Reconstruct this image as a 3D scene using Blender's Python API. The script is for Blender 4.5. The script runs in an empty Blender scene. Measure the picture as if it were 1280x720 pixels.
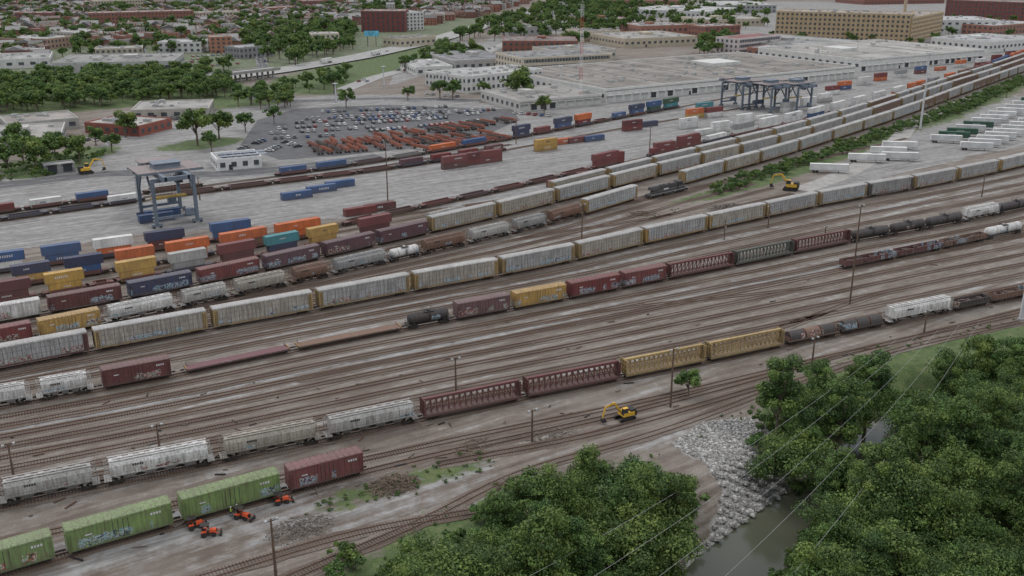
import bpy, math, random, time
from math import *
import numpy as np
R=random.Random(7)
# Site survey: the drone stands 93 m above the yard; G() is the survey formula that turns a sighting
# into the ground position (metres) of the thing sighted.  Everything is built at that real position.
F=1250.;H=93.;TH=atan(430/1250)
def G(u,v,z=0):
    a=(u-640)/F;b=(360-v)/F
    dz=-sin(TH)+b*cos(TH); dy=cos(TH)+b*sin(TH)
    t=(H-z)/(-dz)
    return (a*t,dy*t)
def PU(x,y):
    zc=y*cos(TH)+H*sin(TH)
    return 640+F*x/zc
# ---------------------------------------------------------------- materials
MATS={}
def newmat(name):
    m=bpy.data.materials.new(name);m.use_nodes=True
    nt=m.node_tree;b=nt.nodes['Principled BSDF']
    return m,nt,b
def N(nt,t,**k):
    n=nt.nodes.new(t)
    for a,v in k.items(): setattr(n,a,v)
    return n
def L_(nt,a,b): nt.links.new(a,b)
def mix(nt,f,a,b,mode='MIX'):
    n=nt.nodes.new('ShaderNodeMix');n.data_type='RGBA';n.blend_type=mode
    for sock,val in ((n.inputs[0],f),(n.inputs[6],a),(n.inputs[7],b)):
        if isinstance(val,(int,float)): sock.default_value=val
        elif isinstance(val,tuple): sock.default_value=(*val[:3],1)
        else: nt.links.new(val,sock)
    return n.outputs[2]
def ramp(nt,fac,stops,interp='LINEAR'):
    n=nt.nodes.new('ShaderNodeValToRGB');cr=n.color_ramp;cr.interpolation=interp
    while len(cr.elements)<len(stops): cr.elements.new(.5)
    for e,(p,c) in zip(cr.elements,stops):
        e.position=p;e.color=(c,c,c,1) if isinstance(c,(int,float)) else (*c,1)
    nt.links.new(fac,n.inputs[0]);return n.outputs[0]
def coords(nt,scale=(1,1,1),rot=0,rand=True,kind='Object'):
    tc=N(nt,'ShaderNodeTexCoord');o=tc.outputs[kind]
    if rand:
        oi=N(nt,'ShaderNodeObjectInfo');v=N(nt,'ShaderNodeVectorMath',operation='SCALE')
        v.inputs[0].default_value=(137,71,55);nt.links.new(oi.outputs['Random'],v.inputs['Scale'])
        ad=N(nt,'ShaderNodeVectorMath',operation='ADD');L_(nt,o,ad.inputs[0]);L_(nt,v.outputs[0],ad.inputs[1]);o=ad.outputs[0]
    mp=N(nt,'ShaderNodeMapping',vector_type='TEXTURE');mp.inputs['Scale'].default_value=scale
    mp.inputs['Rotation'].default_value=(0,0,rot);L_(nt,o,mp.inputs[0]);return mp.outputs[0]
def noise(nt,vec,s=1,d=4,r=.6,col=False,dist=0):
    n=N(nt,'ShaderNodeTexNoise');n.inputs['Scale'].default_value=s;n.inputs['Detail'].default_value=min(d,4)
    n.inputs['Roughness'].default_value=r;n.inputs['Distortion'].default_value=dist
    L_(nt,vec,n.inputs['Vector']);return n.outputs['Color' if col else 'Fac']
def math_(nt,op,a,b=0.):
    n=N(nt,'ShaderNodeMath',operation=op)
    for s,v in ((n.inputs[0],a),(n.inputs[1],b)):
        if isinstance(v,(int,float)): s.default_value=v
        else: L_(nt,v,s)
    return n.outputs[0]
def plain(name,col,rough=.7,var=.25,sc=1.0,metal=0):
    if name in MATS: return MATS[name]
    m,nt,b=newmat(name)
    f=noise(nt,coords(nt,(sc,sc,sc)),1.3,3)
    r=ramp(nt,f,[(.3,tuple(c*(1-var) for c in col)),(.7,tuple(min(1,c*(1+var)) for c in col))])
    L_(nt,r,b.inputs['Base Color']);b.inputs['Roughness'].default_value=rough;b.inputs['Metallic'].default_value=metal
    MATS[name]=m;return m
def paint(col,graf=0,rust=.35):
    key=('paint',tuple(round(c,3) for c in col),graf,rust)
    if key in MATS: return MATS[key]
    m,nt,b=newmat('weathered_paint')
    v=coords(nt,(1,1,1))
    fine=noise(nt,v,2.2,3,.7)
    st=noise(nt,coords(nt,(.35,.35,4)),1.2,3,.7)
    oi=N(nt,'ShaderNodeObjectInfo')
    tc=N(nt,'ShaderNodeTexCoord');sp=N(nt,'ShaderNodeSeparateXYZ');L_(nt,tc.outputs['Object'],sp.inputs[0])
    base=mix(nt,ramp(nt,noise(nt,v,.25,2),[(.3,0.),(.7,1.)]),tuple(c*.75 for c in col),tuple(min(1,c*1.12) for c in col))
    base=mix(nt,math_(nt,'MULTIPLY',oi.outputs['Random'],.4),base,tuple(min(1,c*.55+.08) for c in col))
    base=mix(nt,math_(nt,'MULTIPLY',ramp(nt,st,[(.40,0.),(.72,1.)]),rust*1.9),base,(.10,.065,.045))
    base=mix(nt,math_(nt,'MULTIPLY',ramp(nt,fine,[(.45,0.),(.7,1.)]),rust*.8),base,(.15,.13,.115))
    if graf:
        gv=coords(nt,(1,1,1))
        area=ramp(nt,noise(nt,coords(nt,(4,50,50)),1.,1),[(.58-.06*graf,0.),(.60-.06*graf,1.)])
        zz=math_(nt,'ADD',sp.outputs['Z'],math_(nt,'MULTIPLY',noise(nt,coords(nt,(1,1,30)),1.1,2),1.2))
        band=math_(nt,'MULTIPLY',math_(nt,'GREATER_THAN',zz,1.7),math_(nt,'LESS_THAN',zz,3.3))
        cut=ramp(nt,noise(nt,gv,1.6,3,.6,dist=1.5),[(.43,0.),(.47,1.)])
        msk=math_(nt,'MULTIPLY',math_(nt,'MULTIPLY',math_(nt,'MULTIPLY',area,band),cut),.85)
        pat=noise(nt,gv,1.1,2,.5,dist=1.4)
        c1=ramp(nt,pat,[(0,(.03,.04,.10)),(.42,(.5,.52,.53)),(.5,(.04,.25,.36)),(.56,(.5,.52,.53)),(.62,(.03,.03,.035)),(.68,(.55,.56,.57))],'CONSTANT')
        c2=ramp(nt,pat,[(0,(.03,.03,.03)),(.42,(.35,.07,.06)),(.5,(.5,.5,.48)),(.56,(.06,.2,.09)),(.62,(.5,.5,.48)),(.68,(.03,.03,.04))],'CONSTANT')
        c1=mix(nt,math_(nt,'GREATER_THAN',math_(nt,'FRACT',math_(nt,'MULTIPLY',oi.outputs['Random'],7.)),.6),c1,c2)
        base=mix(nt,msk,base,c1)
    # road film thrown up from the ballast on the lower body
    film=math_(nt,'MULTIPLY',ramp(nt,math_(nt,'ADD',math_(nt,'MULTIPLY',sp.outputs['Z'],.3),math_(nt,'MULTIPLY',fine,.5)),[(.45,1.),(.85,0.)]),min(.6,rust*1.4))
    base=mix(nt,film,base,(.095,.078,.064))
    L_(nt,base,b.inputs['Base Color']);b.inputs['Roughness'].default_value=.65
    MATS[key]=m;return m
C=dict(red=(.19,.032,.034),maroon=(.12,.026,.031),green=(.18,.29,.085),dgreen=(.03,.10,.06),yellow=(.54,.33,.075),orange=(.62,.15,.04),
 blue=(.035,.105,.26),navy=(.025,.043,.11),teal=(.04,.27,.31),white=(.72,.72,.70),grey=(.34,.35,.35),lgrey=(.48,.48,.46),beige=(.43,.40,.34),
 brown=(.20,.11,.075),black=(.022,.022,.026),purple=(.11,.048,.07),mauve=(.16,.07,.08),cyel=(.50,.35,.13),silver=(.42,.43,.43),rust=(.22,.10,.06),tan=(.18,.105,.07),grack=(.43,.40,.35),carg=(.09,.09,.09),btrim=(.46,.32,.13),cgreen=(.05,.085,.065),cred=(.14,.026,.032))
STEEL=plain('black_steel',(.03,.027,.025),.7)
WHEEL=plain('rusty_wheel',(.06,.045,.035),.6)
DARK=plain('dark_glass',(.035,.04,.045),.25)
GALV=plain('galvanised_steel',(.33,.34,.34),.5)
# ---------------------------------------------------------------- mesh builder
class MB:
    def __init__(s): s.v=[];s.f=[];s.m=[];s.mats=[]
    def mi(s,mat):
        if mat not in s.mats: s.mats.append(mat)
        return s.mats.index(mat)
    def add(s,vs,fs,mat):
        o=len(s.v);s.v+=vs;k=s.mi(mat)
        for f in fs: s.f.append(tuple(i+o for i in f));s.m.append(k)
    def box(s,cx,cy,cz,sx,sy,sz,mat,rz=0,top=(1,1)):
        vs=[];c,sn=cos(rz),sin(rz)
        for dz in (-.5,.5):
            kx,ky=(1,1) if dz<0 else top
            for dx,dy in ((-.5,-.5),(.5,-.5),(.5,.5),(-.5,.5)):
                x=dx*sx*kx;y=dy*sy*ky
                vs.append((cx+x*c-y*sn,cy+x*sn+y*c,cz+dz*sz))
        s.add(vs,[(3,2,1,0),(4,5,6,7),(0,1,5,4),(1,2,6,5),(2,3,7,6),(3,0,4,7)],mat)
    def beam(s,p,q,w,mat,w2=None):
        s.cyl(p,q,w*.7,4,mat,(w2 or w)*.7)
    def cyl(s,p,q,r,n,mat,r2=None):
        p=np.array(p,float);q=np.array(q,float);d=q-p;d/=np.linalg.norm(d)
        a=np.cross(d,(0,0,1) if abs(d[2])<.9 else (1,0,0));a/=np.linalg.norm(a);b=np.cross(d,a)
        r2=r if r2 is None else r2;vs=[]
        for c,rr in ((p,r),(q,r2)):
            for i in range(n):
                t=2*pi*(i+.5)/n;w=c+(a*cos(t)+b*sin(t))*rr;vs.append(tuple(w))
        fs=[(i,i+n,(i+1)%n+n,(i+1)%n) for i in range(n)]+[tuple(range(n)),tuple(range(2*n-1,n-1,-1))]
        s.add(vs,fs,mat)
    def prism(s,prof,x0,x1,mat):
        n=len(prof);vs=[(x0,y,z) for y,z in prof]+[(x1,y,z) for y,z in prof]
        fs=[(i,(i+1)%n,(i+1)%n+n,i+n) for i in range(n)]+[tuple(range(n-1,-1,-1)),tuple(range(n,2*n))]
        s.add(vs,fs,mat)
    def frustum(s,x0,x1,y,zt,bx0,bx1,by,zb,mat):
        vs=[(bx0,-by,zb),(bx1,-by,zb),(bx1,by,zb),(bx0,by,zb),(x0,-y,zt),(x1,-y,zt),(x1,y,zt),(x0,y,zt)]
        s.add(vs,[(3,2,1,0),(4,5,6,7),(0,1,5,4),(1,2,6,5),(2,3,7,6),(3,0,4,7)],mat)
    def mesh(s,name):
        me=bpy.data.meshes.new(name);me.from_pydata(s.v,[],s.f)
        for m in s.mats: me.materials.append(m)
        me.polygons.foreach_set('material_index',s.m);me.update();return me
def obj(me,name,loc=(0,0,0),rz=0,sc=1,parent=None):
    o=bpy.data.objects.new(name,me);bpy.context.scene.collection.objects.link(o)
    o.location=loc;o.rotation_euler=(0,0,rz)
    o.scale=(sc,sc,sc) if isinstance(sc,(int,float)) else sc
    if parent: o.parent=parent
    return o
# ---------------------------------------------------------------- rail vehicles
def under(mb,L,inset=2.4):
    for sx in (-1,1):
        tx=sx*(L/2-inset)
        for sy in (-1,1):
            mb.box(tx,sy*1.02,.55,2.3,.16,.34,STEEL)
            for wx in (-.88,.88): mb.cyl((tx+wx,sy*.7,.46),(tx+wx,sy*.86,.46),.46,10,WHEEL)
        mb.box(tx,0,.62,.5,2.1,.4,STEEL)
        mb.box(sx*(L/2+.1),0,.85,.9,.28,.28,STEEL)
    mb.box(0,0,.83,L-1.2,.5,.32,STEEL)
def ladder(mb,x,y,z0,z1,mat):
    for k in range(int((z1-z0)/.4)): mb.box(x,y,z0+.3+k*.4,.5,.05,.05,mat)
    for d in (-.26,.26): mb.box(x+d,y,(z0+z1)/2,.05,.06,z1-z0,mat)
def boxcar(L,col,h=4.7):
    mb=MB();P=paint(C[col],1.6);P2=paint(tuple(c*.85 for c in C[col]),0);RF=paint(tuple(c*.85+.05 for c in C[col]),0,.5)
    under(mb,L);b=L-1.1
    mb.box(0,0,(1.0+h)/2,b,2.95,h-1.0,P)
    mb.prism([(-1.52,h),(1.52,h),(1.45,h+.12),(0,h+.24),(-1.45,h+.12)],-b/2-.05,b/2+.05,RF)
    n=int(b/1.1)
    for i in range(n+1):
        x=-b/2+.1+i*(b-.2)/n
        mb.box(x,0,h+.19,.07,2.9,.12,RF)
        if abs(x)<1.9: continue
        for sy in (-1,1): mb.box(x,sy*1.5,(1.0+h)/2,.1,.07,h-1.15,P)
    W=plain('white_lettering',(.55,.55,.55),.6)
    for sy in (-1,1):
        mb.box(0,sy*1.53,(1.15+h)/2,3.4,.1,h-1.4,P)
        for k in (-1.2,-.4,.4,1.2): mb.box(k,sy*1.6,(1.15+h)/2,.06,.06,h-1.6,STEEL)
        mb.box(0,sy*1.5,.98,b,.08,.26,P2);mb.box(0,sy*1.5,h-.1,b,.08,.18,P2)
        for k in range(4): mb.box(-sy*(b*.3)+k*.45,sy*1.55,h-.95,.3,.03,.4,W)
        mb.box(sy*b*.3,sy*1.55,h-1.5,1.1,.03,.2,W)
        for sx in (-1,1): ladder(mb,sx*(b/2-.4),sy*1.56,1.0,h-.6,P2)
    for sx in (-1,1):
        for k in range(6): mb.box(sx*(b/2+.04),0,1.4+k*.55,.1,2.6,.14,P2)
    return mb.mesh('boxcar')
def hopper(L,col,h=4.65):
    mb=MB();P=paint(C[col],.6,.38);P2=paint(tuple(c*.8 for c in C[col]),0);under(mb,L,2.1);b=L-1.4
    prof=[(-1.38,2.0),(-1.5,2.5),(-1.55,3.2),(-1.5,3.85),(-1.25,4.3),(-.8,h-.08),(0,h),(.8,h-.08),(1.25,4.3),(1.5,3.85),(1.55,3.2),(1.5,2.5),(1.38,2.0)]
    mb.prism(prof[::-1],-b/2+.5,b/2-.5,P)
    nb=3 if L<19 else 4;bw=(b-4.0)/nb
    for i in range(nb):
        x0=-(b-4.0)/2+i*bw
        mb.frustum(x0+.05,x0+bw-.05,1.36,2.0,x0+bw/2-.45,x0+bw/2+.45,.75,.75,P2)
        mb.box(x0+bw/2,0,.66,1.0,1.7,.2,STEEL)
    for sx in (-1,1):
        x=sx*(b/2-.5)
        mb.frustum(min(x,x-sx*1.6),max(x,x-sx*1.6),1.36,2.0,x-sx*1.6-.02,x-sx*1.55+.02,1.2,1.1,P2)
        mb.box(sx*(b/2),0,1.08,1.3,2.9,.14,P2)
        for sy in (-1,1):
            mb.box(sx*(b/2+.3),sy*1.4,2.6,.1,.1,3.0,P2);ladder(mb,sx*(b/2+.05),sy*1.47,1.0,4.2,P2)
            mb.beam((sx*(b/2+.3),sy*1.4,4.0),(sx*(b/2-.5),sy*1.4,4.1),.08,P2)
    for sy in (-1,1):
        mb.box(0,sy*.95,h+.1,b-.6,.35,.06,P2);mb.box(0,sy*1.46,2.0,b-.6,.14,.2,P2)
        n=int(b/1.5)
        for i in range(n+1): mb.box(-b/2+.6+i*(b-1.2)/n,sy*1.53,3.0,.09,.12,1.8,P)
        for k in range(5): mb.box(-b*.25+k*.4,sy*1.585,3.6,.26,.03,.4,STEEL)
    mb.box(0,0,h+.07,b-2.2,.6,.14,P2)
    for i in range(nb*2): mb.box(-(b-3)/2+(i+.5)*(b-3)/(nb*2),0,h+.17,.9,.75,.08,P)
    return mb.mesh('covered_hopper')
def tank(L,col):
    mb=MB();P=paint(C[col],.2,.3);under(mb,L,2.0);b=L-2.2;r=1.45;z=2.5
    xs=[(-b/2-.45,.35),(-b/2-.35,.8),(-b/2-.1,1.25),(-b/2+.2,r),(b/2-.2,r),(b/2+.1,1.25),(b/2+.35,.8),(b/2+.45,.35)]
    for (x0,r0),(x1,r1) in zip(xs[:-1],xs[1:]): mb.cyl((x0,0,z),(x1,0,z),r0,20,P,r1)
    for k in (-.3,0,.3): mb.cyl((k*b,0,z),(k*b+.08,0,z),r+.03,20,STEEL)
    mb.cyl((0,0,z+r-.1),(0,0,z+r+.35),.5,12,P)
    mb.box(0,0,z+r-.02,2.6,2.0,.06,STEEL)
    for sx in (-1,1):
        for sy in (-1,1): mb.box(sx*1.3,sy*1.0,z+r+.4,.06,.06,.85,STEEL)
        mb.box(sx*1.3,0,z+r+.8,.05,2.0,.05,STEEL);mb.box(0,sx*1.0,z+r+.8,2.6,.05,.05,STEEL)
        mb.box(sx*(L/2-2.0),0,1.3,1.0,2.0,.7,STEEL);mb.box(sx*(L/2-.7),0,1.1,1.2,2.8,.12,STEEL)
        mb.box(sx*(L/2-.5),0,1.9,.06,2.6,.06,STEEL)
        for sy in (-1,1): mb.box(sx*(L/2-.5),sy*1.3,1.5,.06,.06,.8,STEEL)
        ladder(mb,0,sx*1.5,1.0,4.0,STEEL)
    return mb.mesh('tank_car')
def centerbeam(L,col):
    mb=MB();P=paint(C[col],0,.4);P2=paint(tuple(c*.75 for c in C[col]),0,.5);under(mb,L);b=L-1.0
    mb.box(0,0,1.12,b,2.8,.12,P2)
    for sy in (-1,1): mb.box(0,sy*1.42,1.05,b,.1,.5,P)
    for sx in (-1,1):
        x=sx*(b/2-.2)
        mb.box(x,0,2.9,.12,2.7,3.4,P2)
        for k in (-1.35,-.45,.45,1.35): mb.box(x+sx*.12,k,2.9,.14,.14,3.5,P)
        for k in range(4): mb.box(x+sx*.1,0,1.5+k*1.0,.12,2.8,.12,P)
    mb.box(0,0,4.55,b-.6,.75,.14,P)
    for sy in (-1,1): mb.box(0,sy*.35,4.3,b-.6,.08,.4,P)
    n=16
    for i in range(n+1):
        x=-b/2+.6+i*(b-1.2)/n
        mb.box(x,0,2.75,.13,.4,3.2,P)
        mb.box(x,0,1.22,.12,2.7,.1,P)
        if i<n:
            x2=x+(b-1.2)/n
            for sy in (-.18,.18):
                a,c=((x,sy,1.3),(x2,sy,4.1)) if i<n/2 else ((x,sy,4.1),(x2,sy,1.3))
                mb.beam(a,c,.09,P)
        for sy in (-1,1): mb.beam((x,sy*.1,4.2),(x,sy*1.3,1.2),.045,P2)
    return mb.mesh('centerbeam_flatcar')
def autorack(L,col='silver',end='btrim'):
    mb=MB();P=paint(C[col],1.5,.38);Y=paint(C[end],0,.35);SV=paint(tuple(c*.9 for c in C[col]),.8,.3);RF=paint((.46,.46,.45),0,.35);under(mb,L,3.2);b=L-.9;h=5.55
    Gap=plain('autorack_inner_screen',(.16,.155,.15))
    mb.box(0,0,(1.1+h)/2,b,2.9,h-1.1,Gap)
    mb.prism([(-1.55,h),(1.55,h),(1.5,h+.22),(.9,h+.38),(-.9,h+.38),(-1.5,h+.22)],-b/2,b/2,RF)
    n=22;w=(b-2.4)/n
    for sy in (-1,1):
        for k,(z0,z1) in enumerate(((1.35,2.65),(2.75,4.0),(4.1,5.35))):
            for i in range(n): mb.box(-b/2+1.2+(i+.5)*w,sy*1.46,(z0+z1)/2,w-.16,.06,z1-z0,P)
        for i in range(n+1):
            if i%2==0: mb.box(-b/2+1.2+i*w,sy*1.5,(1.1+h)/2,.12,.12,h-1.1,SV)
        mb.box(0,sy*1.5,1.12,b,.14,.34,Y);mb.box(0,sy*1.5,h-.08,b,.14,.2,SV)
        for k in range(6): mb.box(-b*.1+k*.7,sy*1.53,4.75,.5,.03,.6,SV)
        for sx in (-1,1): mb.box(sx*(b/2-.6),sy*1.48,(1.2+h)/2,1.15,.1,h-1.4,Y);ladder(mb,sx*(b/2-.7),sy*1.57,1.0,h-.5,STEEL)
    for sx in (-1,1):
        mb.box(sx*(b/2+.03),0,(1.1+h)/2,.1,2.7,h-1.3,Y)
        for k in (-.9,-.3,.3,.9): mb.box(sx*(b/2+.1),k,(1.1+h)/2,.08,.07,h-1.5,STEEL)
    for i in range(28): mb.box(-b/2+(i+.5)*b/28,0,h+.33,.1,2.4,.12,RF)
    return mb.mesh('autorack_railcar')
def gondola(L,col,load=False,h=2.6):
    mb=MB();P=paint(C[col],.2,.5);under(mb,L);b=L-1.0
    mb.box(0,0,1.05,b,2.8,.15,P)
    for sy in (-1,1):
        mb.box(0,sy*1.42,(1+h)/2,b,.1,h-1,P);mb.box(0,sy*1.45,h,b,.2,.12,P)
        for i in range(13): mb.box(-b/2+.3+i*(b-.6)/12,sy*1.51,(1+h)/2,.14,.1,h-1.1,P)
    for sx in (-1,1): mb.box(sx*(b/2-.05),0,(1+h)/2,.12,2.9,h-1,P)
    if load:
        S=plain('scrap_load',(.08,.055,.045),.8,.5,.4)
        for i in range(40): mb.box(R.uniform(-b/2+1.5,b/2-1.5),R.uniform(-.8,.8),R.uniform(1.3,h-.5),R.uniform(.5,2.2),R.uniform(.3,1.),R.uniform(.3,.8),S,R.uniform(0,3))
    return mb.mesh('gondola_car')
def flat(L,col):
    mb=MB();P=paint(C[col],.2,.4);under(mb,L);b=L-1
    D=plain('wood_deck_'+col,tuple(c*.9+.02 for c in C[col]),.9,.4,.3)
    mb.box(0,0,1.14,b,2.8,.12,D)
    for sy in (-1,1):
        mb.box(0,sy*1.4,1.02,b,.1,.4,P)
        for i in range(12): mb.box(-b/2+.8+i*(b-1.6)/11,sy*1.47,1.05,.15,.08,.25,paint(C['yellow'],0,.3) if i%3==0 else P)
    for i in range(30): mb.box(-b/2+(i+.5)*b/30,0,1.21,.06,2.6,.04,P)
    for sx in (-1,1): mb.box(sx*(b/2-.6),1.2,1.6,.08,.4,.9,P);mb.box(sx*(b/2-.15),0,1.3,.2,2.7,.3,paint(C['yellow'],0,.4))
    return mb.mesh('flatcar')
def coil(L,col):
    mb=MB();P=paint(C[col],0,.4);under(mb,L);b=L-1
    mb.box(0,0,1.2,b,2.8,.4,P)
    nn=3
    for k in range(nn):
        x0=-b/2+.5+k*(b-1)/nn;x1=x0+(b-1)/nn-.25
        prof=[(1.4*cos(t),1.4+1.9*sin(t)) for t in [i*pi/10 for i in range(11)]]
        mb.prism(prof,x0,x1,paint(C['brown' if (k==1 and col=='brown') else 'black'],.3,.3))
        for e in (x0+.1,x1-.1):
            mb.prism([(1.45*cos(t),1.4+1.96*sin(t)) for t in [i*pi/10 for i in range(11)]],e-.05,e+.05,paint(C['rust'],0,.5))
    for sx in (-1,1): mb.box(sx*(b/2-.1),0,1.7,.08,2.7,.9,P)
    return mb.mesh('coil_car')
def cont_parts(mb,L,z,col,w=2.44,h=2.75,y=0,x=0,ru=None):
    ru=ru or (.16 if col=='white' else .26)
    P=paint(C[col],0,ru);P2=paint(tuple(c*.85 for c in C[col]),0,ru)
    mb.box(x,y,z+h/2,L-.1,w-.1,h-.1,P)
    n=int(L/.55)
    for sy in (-1,1):
        for i in range(n): mb.box(x-L/2+.4+(i+.5)*(L-.8)/n,y+sy*(w/2-.05),z+h/2,(L-.8)/n*.5,.06,h-.35,P)
        mb.box(x,y+sy*(w/2-.06),z+.1,L,.12,.18,P2);mb.box(x,y+sy*(w/2-.06),z+h-.08,L,.12,.14,P2)
        for sx in (-1,1): mb.box(x+sx*(L/2-.09),y+sy*(w/2-.08),z+h/2,.18,.17,h,P2)
        if R.random()<.7:
            W=plain('white_lettering',(.55,.55,.55),.6);q=R.choice([W,W,paint(C['navy'],0,.1)]) if col not in('navy','blue','red','maroon','orange','teal') else W
            k=R.randint(4,8);s=R.uniform(.45,1.0);xx=x-R.uniform(0,L*.25)
            for i in range(k):
                mb.box(xx+i*.62*s,y+sy*(w/2+.01),z+h*.55,.3*s,.05,.7*s,q)
                if i%3: mb.box(xx+(i*.62+.2)*s,y+sy*(w/2+.01),z+h*.55+(.28 if i%2 else -.28)*s,.2*s,.05,.14*s,q)
    for i in range(int(L/1.2)): mb.box(x-L/2+.6+i*1.2,y,z+h-.03,.5,w-.35,.06,P)
    for k in (-.6,-.2,.2,.6): mb.box(x+L/2,y+k,z+h/2,.06,.05,h-.4,GALV)
def wellcar(L,col='red',cols=()):
    mb=MB();P=paint(C[col],0,.5);under(mb,L,1.3);b=L-.6
    for sx in (-1,1): mb.box(sx*(b/2-1.2),0,1.1,2.4,2.2,.22,P);mb.box(sx*(b/2-.3),0,1.6,.08,1.9,.08,P);mb.box(sx*(b/2-2.6),0,1.05,.3,2.9,.8,P)
    for sy in (-1,1):
        mb.box(0,sy*1.42,1.05,b-4.6,.14,.9,P);mb.box(0,sy*1.38,1.5,b-4.2,.26,.12,P);mb.box(0,sy*1.36,.5,b-5,.26,.12,P)
        for i in range(10): mb.box(-b/2+3+i*(b-6)/9,sy*1.51,1.05,.1,.06,.8,P)
    for k in (-.35,0,.35): mb.box(k*(b-4),0,.42,.6,2.7,.14,P)
    z=.55
    for c in cols:
        cont_parts(mb,min(L-4.5 if z<1 else L-2.8,16.1),z,c,2.5,2.85);z+=2.88
    return mb.mesh('well_car')
def loco(L):
    mb=MB();P=paint(C['black'],0,.15);W=plain('white_stripe',(.6,.6,.6),.6)
    for sx in (-1,1):
        tx=sx*(L/2-4)
        for sy in (-1,1):
            mb.box(tx,sy*1.1,.65,4.6,.2,.5,STEEL)
            for k in (-1.7,0,1.7): mb.cyl((tx+k,sy*.75,.52),(tx+k,sy*.9,.52),.52,12,WHEEL)
        mb.box(sx*(L/2+.2),0,.9,.9,.3,.3,STEEL);mb.box(sx*(L/2-.1),0,.75,.2,2.8,.9,P)
    mb.box(0,0,.75,5.5,2.5,.9,P);mb.box(0,0,1.35,L-.6,3.0,.25,P)
    mb.box(-1.5,0,2.75,L-8,1.9,2.6,P);mb.box(-1.5,0,4.1,L-8.5,1.5,.2,P)
    mb.box(-L/2+3.3,0,3.5,3.8,2.9,1.1,P,top=(.9,.8))
    mb.box(L/2-4.4,0,3.0,2.6,3.0,3.1,P,top=(.98,.85));mb.box(L/2-2.1,0,2.4,2.0,1.6,1.9,P,top=(.8,.9))
    for sy in (-1,1):
        mb.box(L/2-4.4,sy*1.44,3.6,1.7,.12,.7,DARK);mb.box(-1.5,sy*.97,2.6,2.6,.05,.5,W)
        for i in range(18): mb.box(-L/2+.7+i*(L-1.4)/17,sy*1.45,1.95,.05,.05,1.0,GALV)
        mb.box(0,sy*1.45,2.45,L-1.4,.05,.05,GALV);mb.box(0,sy*1.51,1.35,L-.6,.04,.1,W)
    mb.box(L/2-3.05,0,4.0,.1,2.2,.55,DARK)
    for k in (-4,-2,1): mb.cyl((k,0,4.1),(k,0,4.35),.6,12,STEEL)
    return mb.mesh('diesel_locomotive')
NM=dict(box='boxcar',hop='covered_hopper_car',tank='tank_car',cb='centerbeam_flatcar',auto='autorack_railcar',gon='gondola_car',flat='flatcar',coil='coil_car',well='well_car',cont='container_well_car',loco='diesel_locomotive')
CACHE={}
def car(t,L,col):
    L=round(L*2)/2;key=(t,L,str(col))
    if key in CACHE and t!='cont': return CACHE[key]
    if t=='box': m=boxcar(L,col)
    elif t=='hop': m=hopper(L,col)
    elif t=='tank': m=tank(L,col)
    elif t=='cb': m=centerbeam(L,col)
    elif t=='auto': m=autorack(L,*(col if isinstance(col,tuple) else (col,)))
    elif t=='gon': m=gondola(L,col,True)
    elif t=='flat': m=flat(L,col)
    elif t=='coil': m=coil(L,col)
    elif t=='well': m=wellcar(L,col)
    elif t=='cont': m=wellcar(L,'navy' if R.random()<.4 else 'red',col)
    elif t=='loco': m=loco(L)
    CACHE[key]=m;return m
# ---------------------------------------------------------------- yard frame: a = along the tracks, p = across
PH=radians(34);CX,SX=cos(PH),sin(PH)
def toap(x,y): return (x*CX+y*SX,-x*SX+y*CX)
def toxy(a,p): return (a*CX-p*SX,a*SX+p*CX)
class Path:
    def __init__(s,pts,shift=1.5,win=17,ext=150):
        ap=sorted(toap(*q) for q in pts)
        a=np.array([q[0] for q in ap]);p=np.array([q[1] for q in ap])
        k=min(3,len(a)-1)
        s0=(p[k]-p[0])/(a[k]-a[0]);s1=(p[-1]-p[-1-k])/(a[-1]-a[-1-k])
        A=np.arange(a[0]-ext,a[-1]+ext,2.)
        B=np.interp(A,a,p);B=np.where(A<a[0],p[0]+(A-a[0])*s0,B);B=np.where(A>a[-1],p[-1]+(A-a[-1])*s1,B)
        for _ in range(2):
            pad=win//2;Bp=np.concatenate([2*B[0]-B[1:pad+1][::-1],B,2*B[-1]-B[-pad-1:-1][::-1]])
            B=np.convolve(Bp,np.ones(win)/win,'valid')
        s.A=A;s.B=B+shift
    def at(s,a): return float(np.interp(a,s.A,s.B))
    def xy(s,a): return toxy(a,s.at(a))
    def a_of_u(s,u):
        us=np.array([PU(*toxy(a,p-1.5)) for a,p in zip(s.A,s.B)])
        ok=np.array([toxy(a,p)[1]>40 for a,p in zip(s.A,s.B)])
        return float(np.interp(u,us[ok],s.A[ok]))
TR={}
TR['T1']=([(-40,738),(80,700),(225,660),(357,622),(461,592),(560,570),(680,545),(800,518),(960,474),(1100,436),(1280,392)],
 [(-70,78,'box','green'),(80,225,'box','green'),(226,357,'box','green'),(359,461,'box','red')])
TR['T2']=([(-60,652),(0,640),(130,612),(272,583),(407,557),(526,530),(657,502),(780,478),(886,456),(983,435),(1110,410),(1270,376)],
 [(-75,-1,'hop','lgrey'),(0,130,'hop','lgrey'),(132,273,'hop','white'),(276,407,'hop','beige'),(408,527,'hop','lgrey'),(528,657,'cb','cred'),(658,780,'cb','cred'),(780,886,'cb','cyel'),(886,983,'cb','cyel'),
 (984,1052,'coil','brown'),(1053,1109,'coil','black'),(1111,1192,'hop','white'),(1193,1240,'gon','black'),(1241,1290,'gon','brown')])
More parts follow.
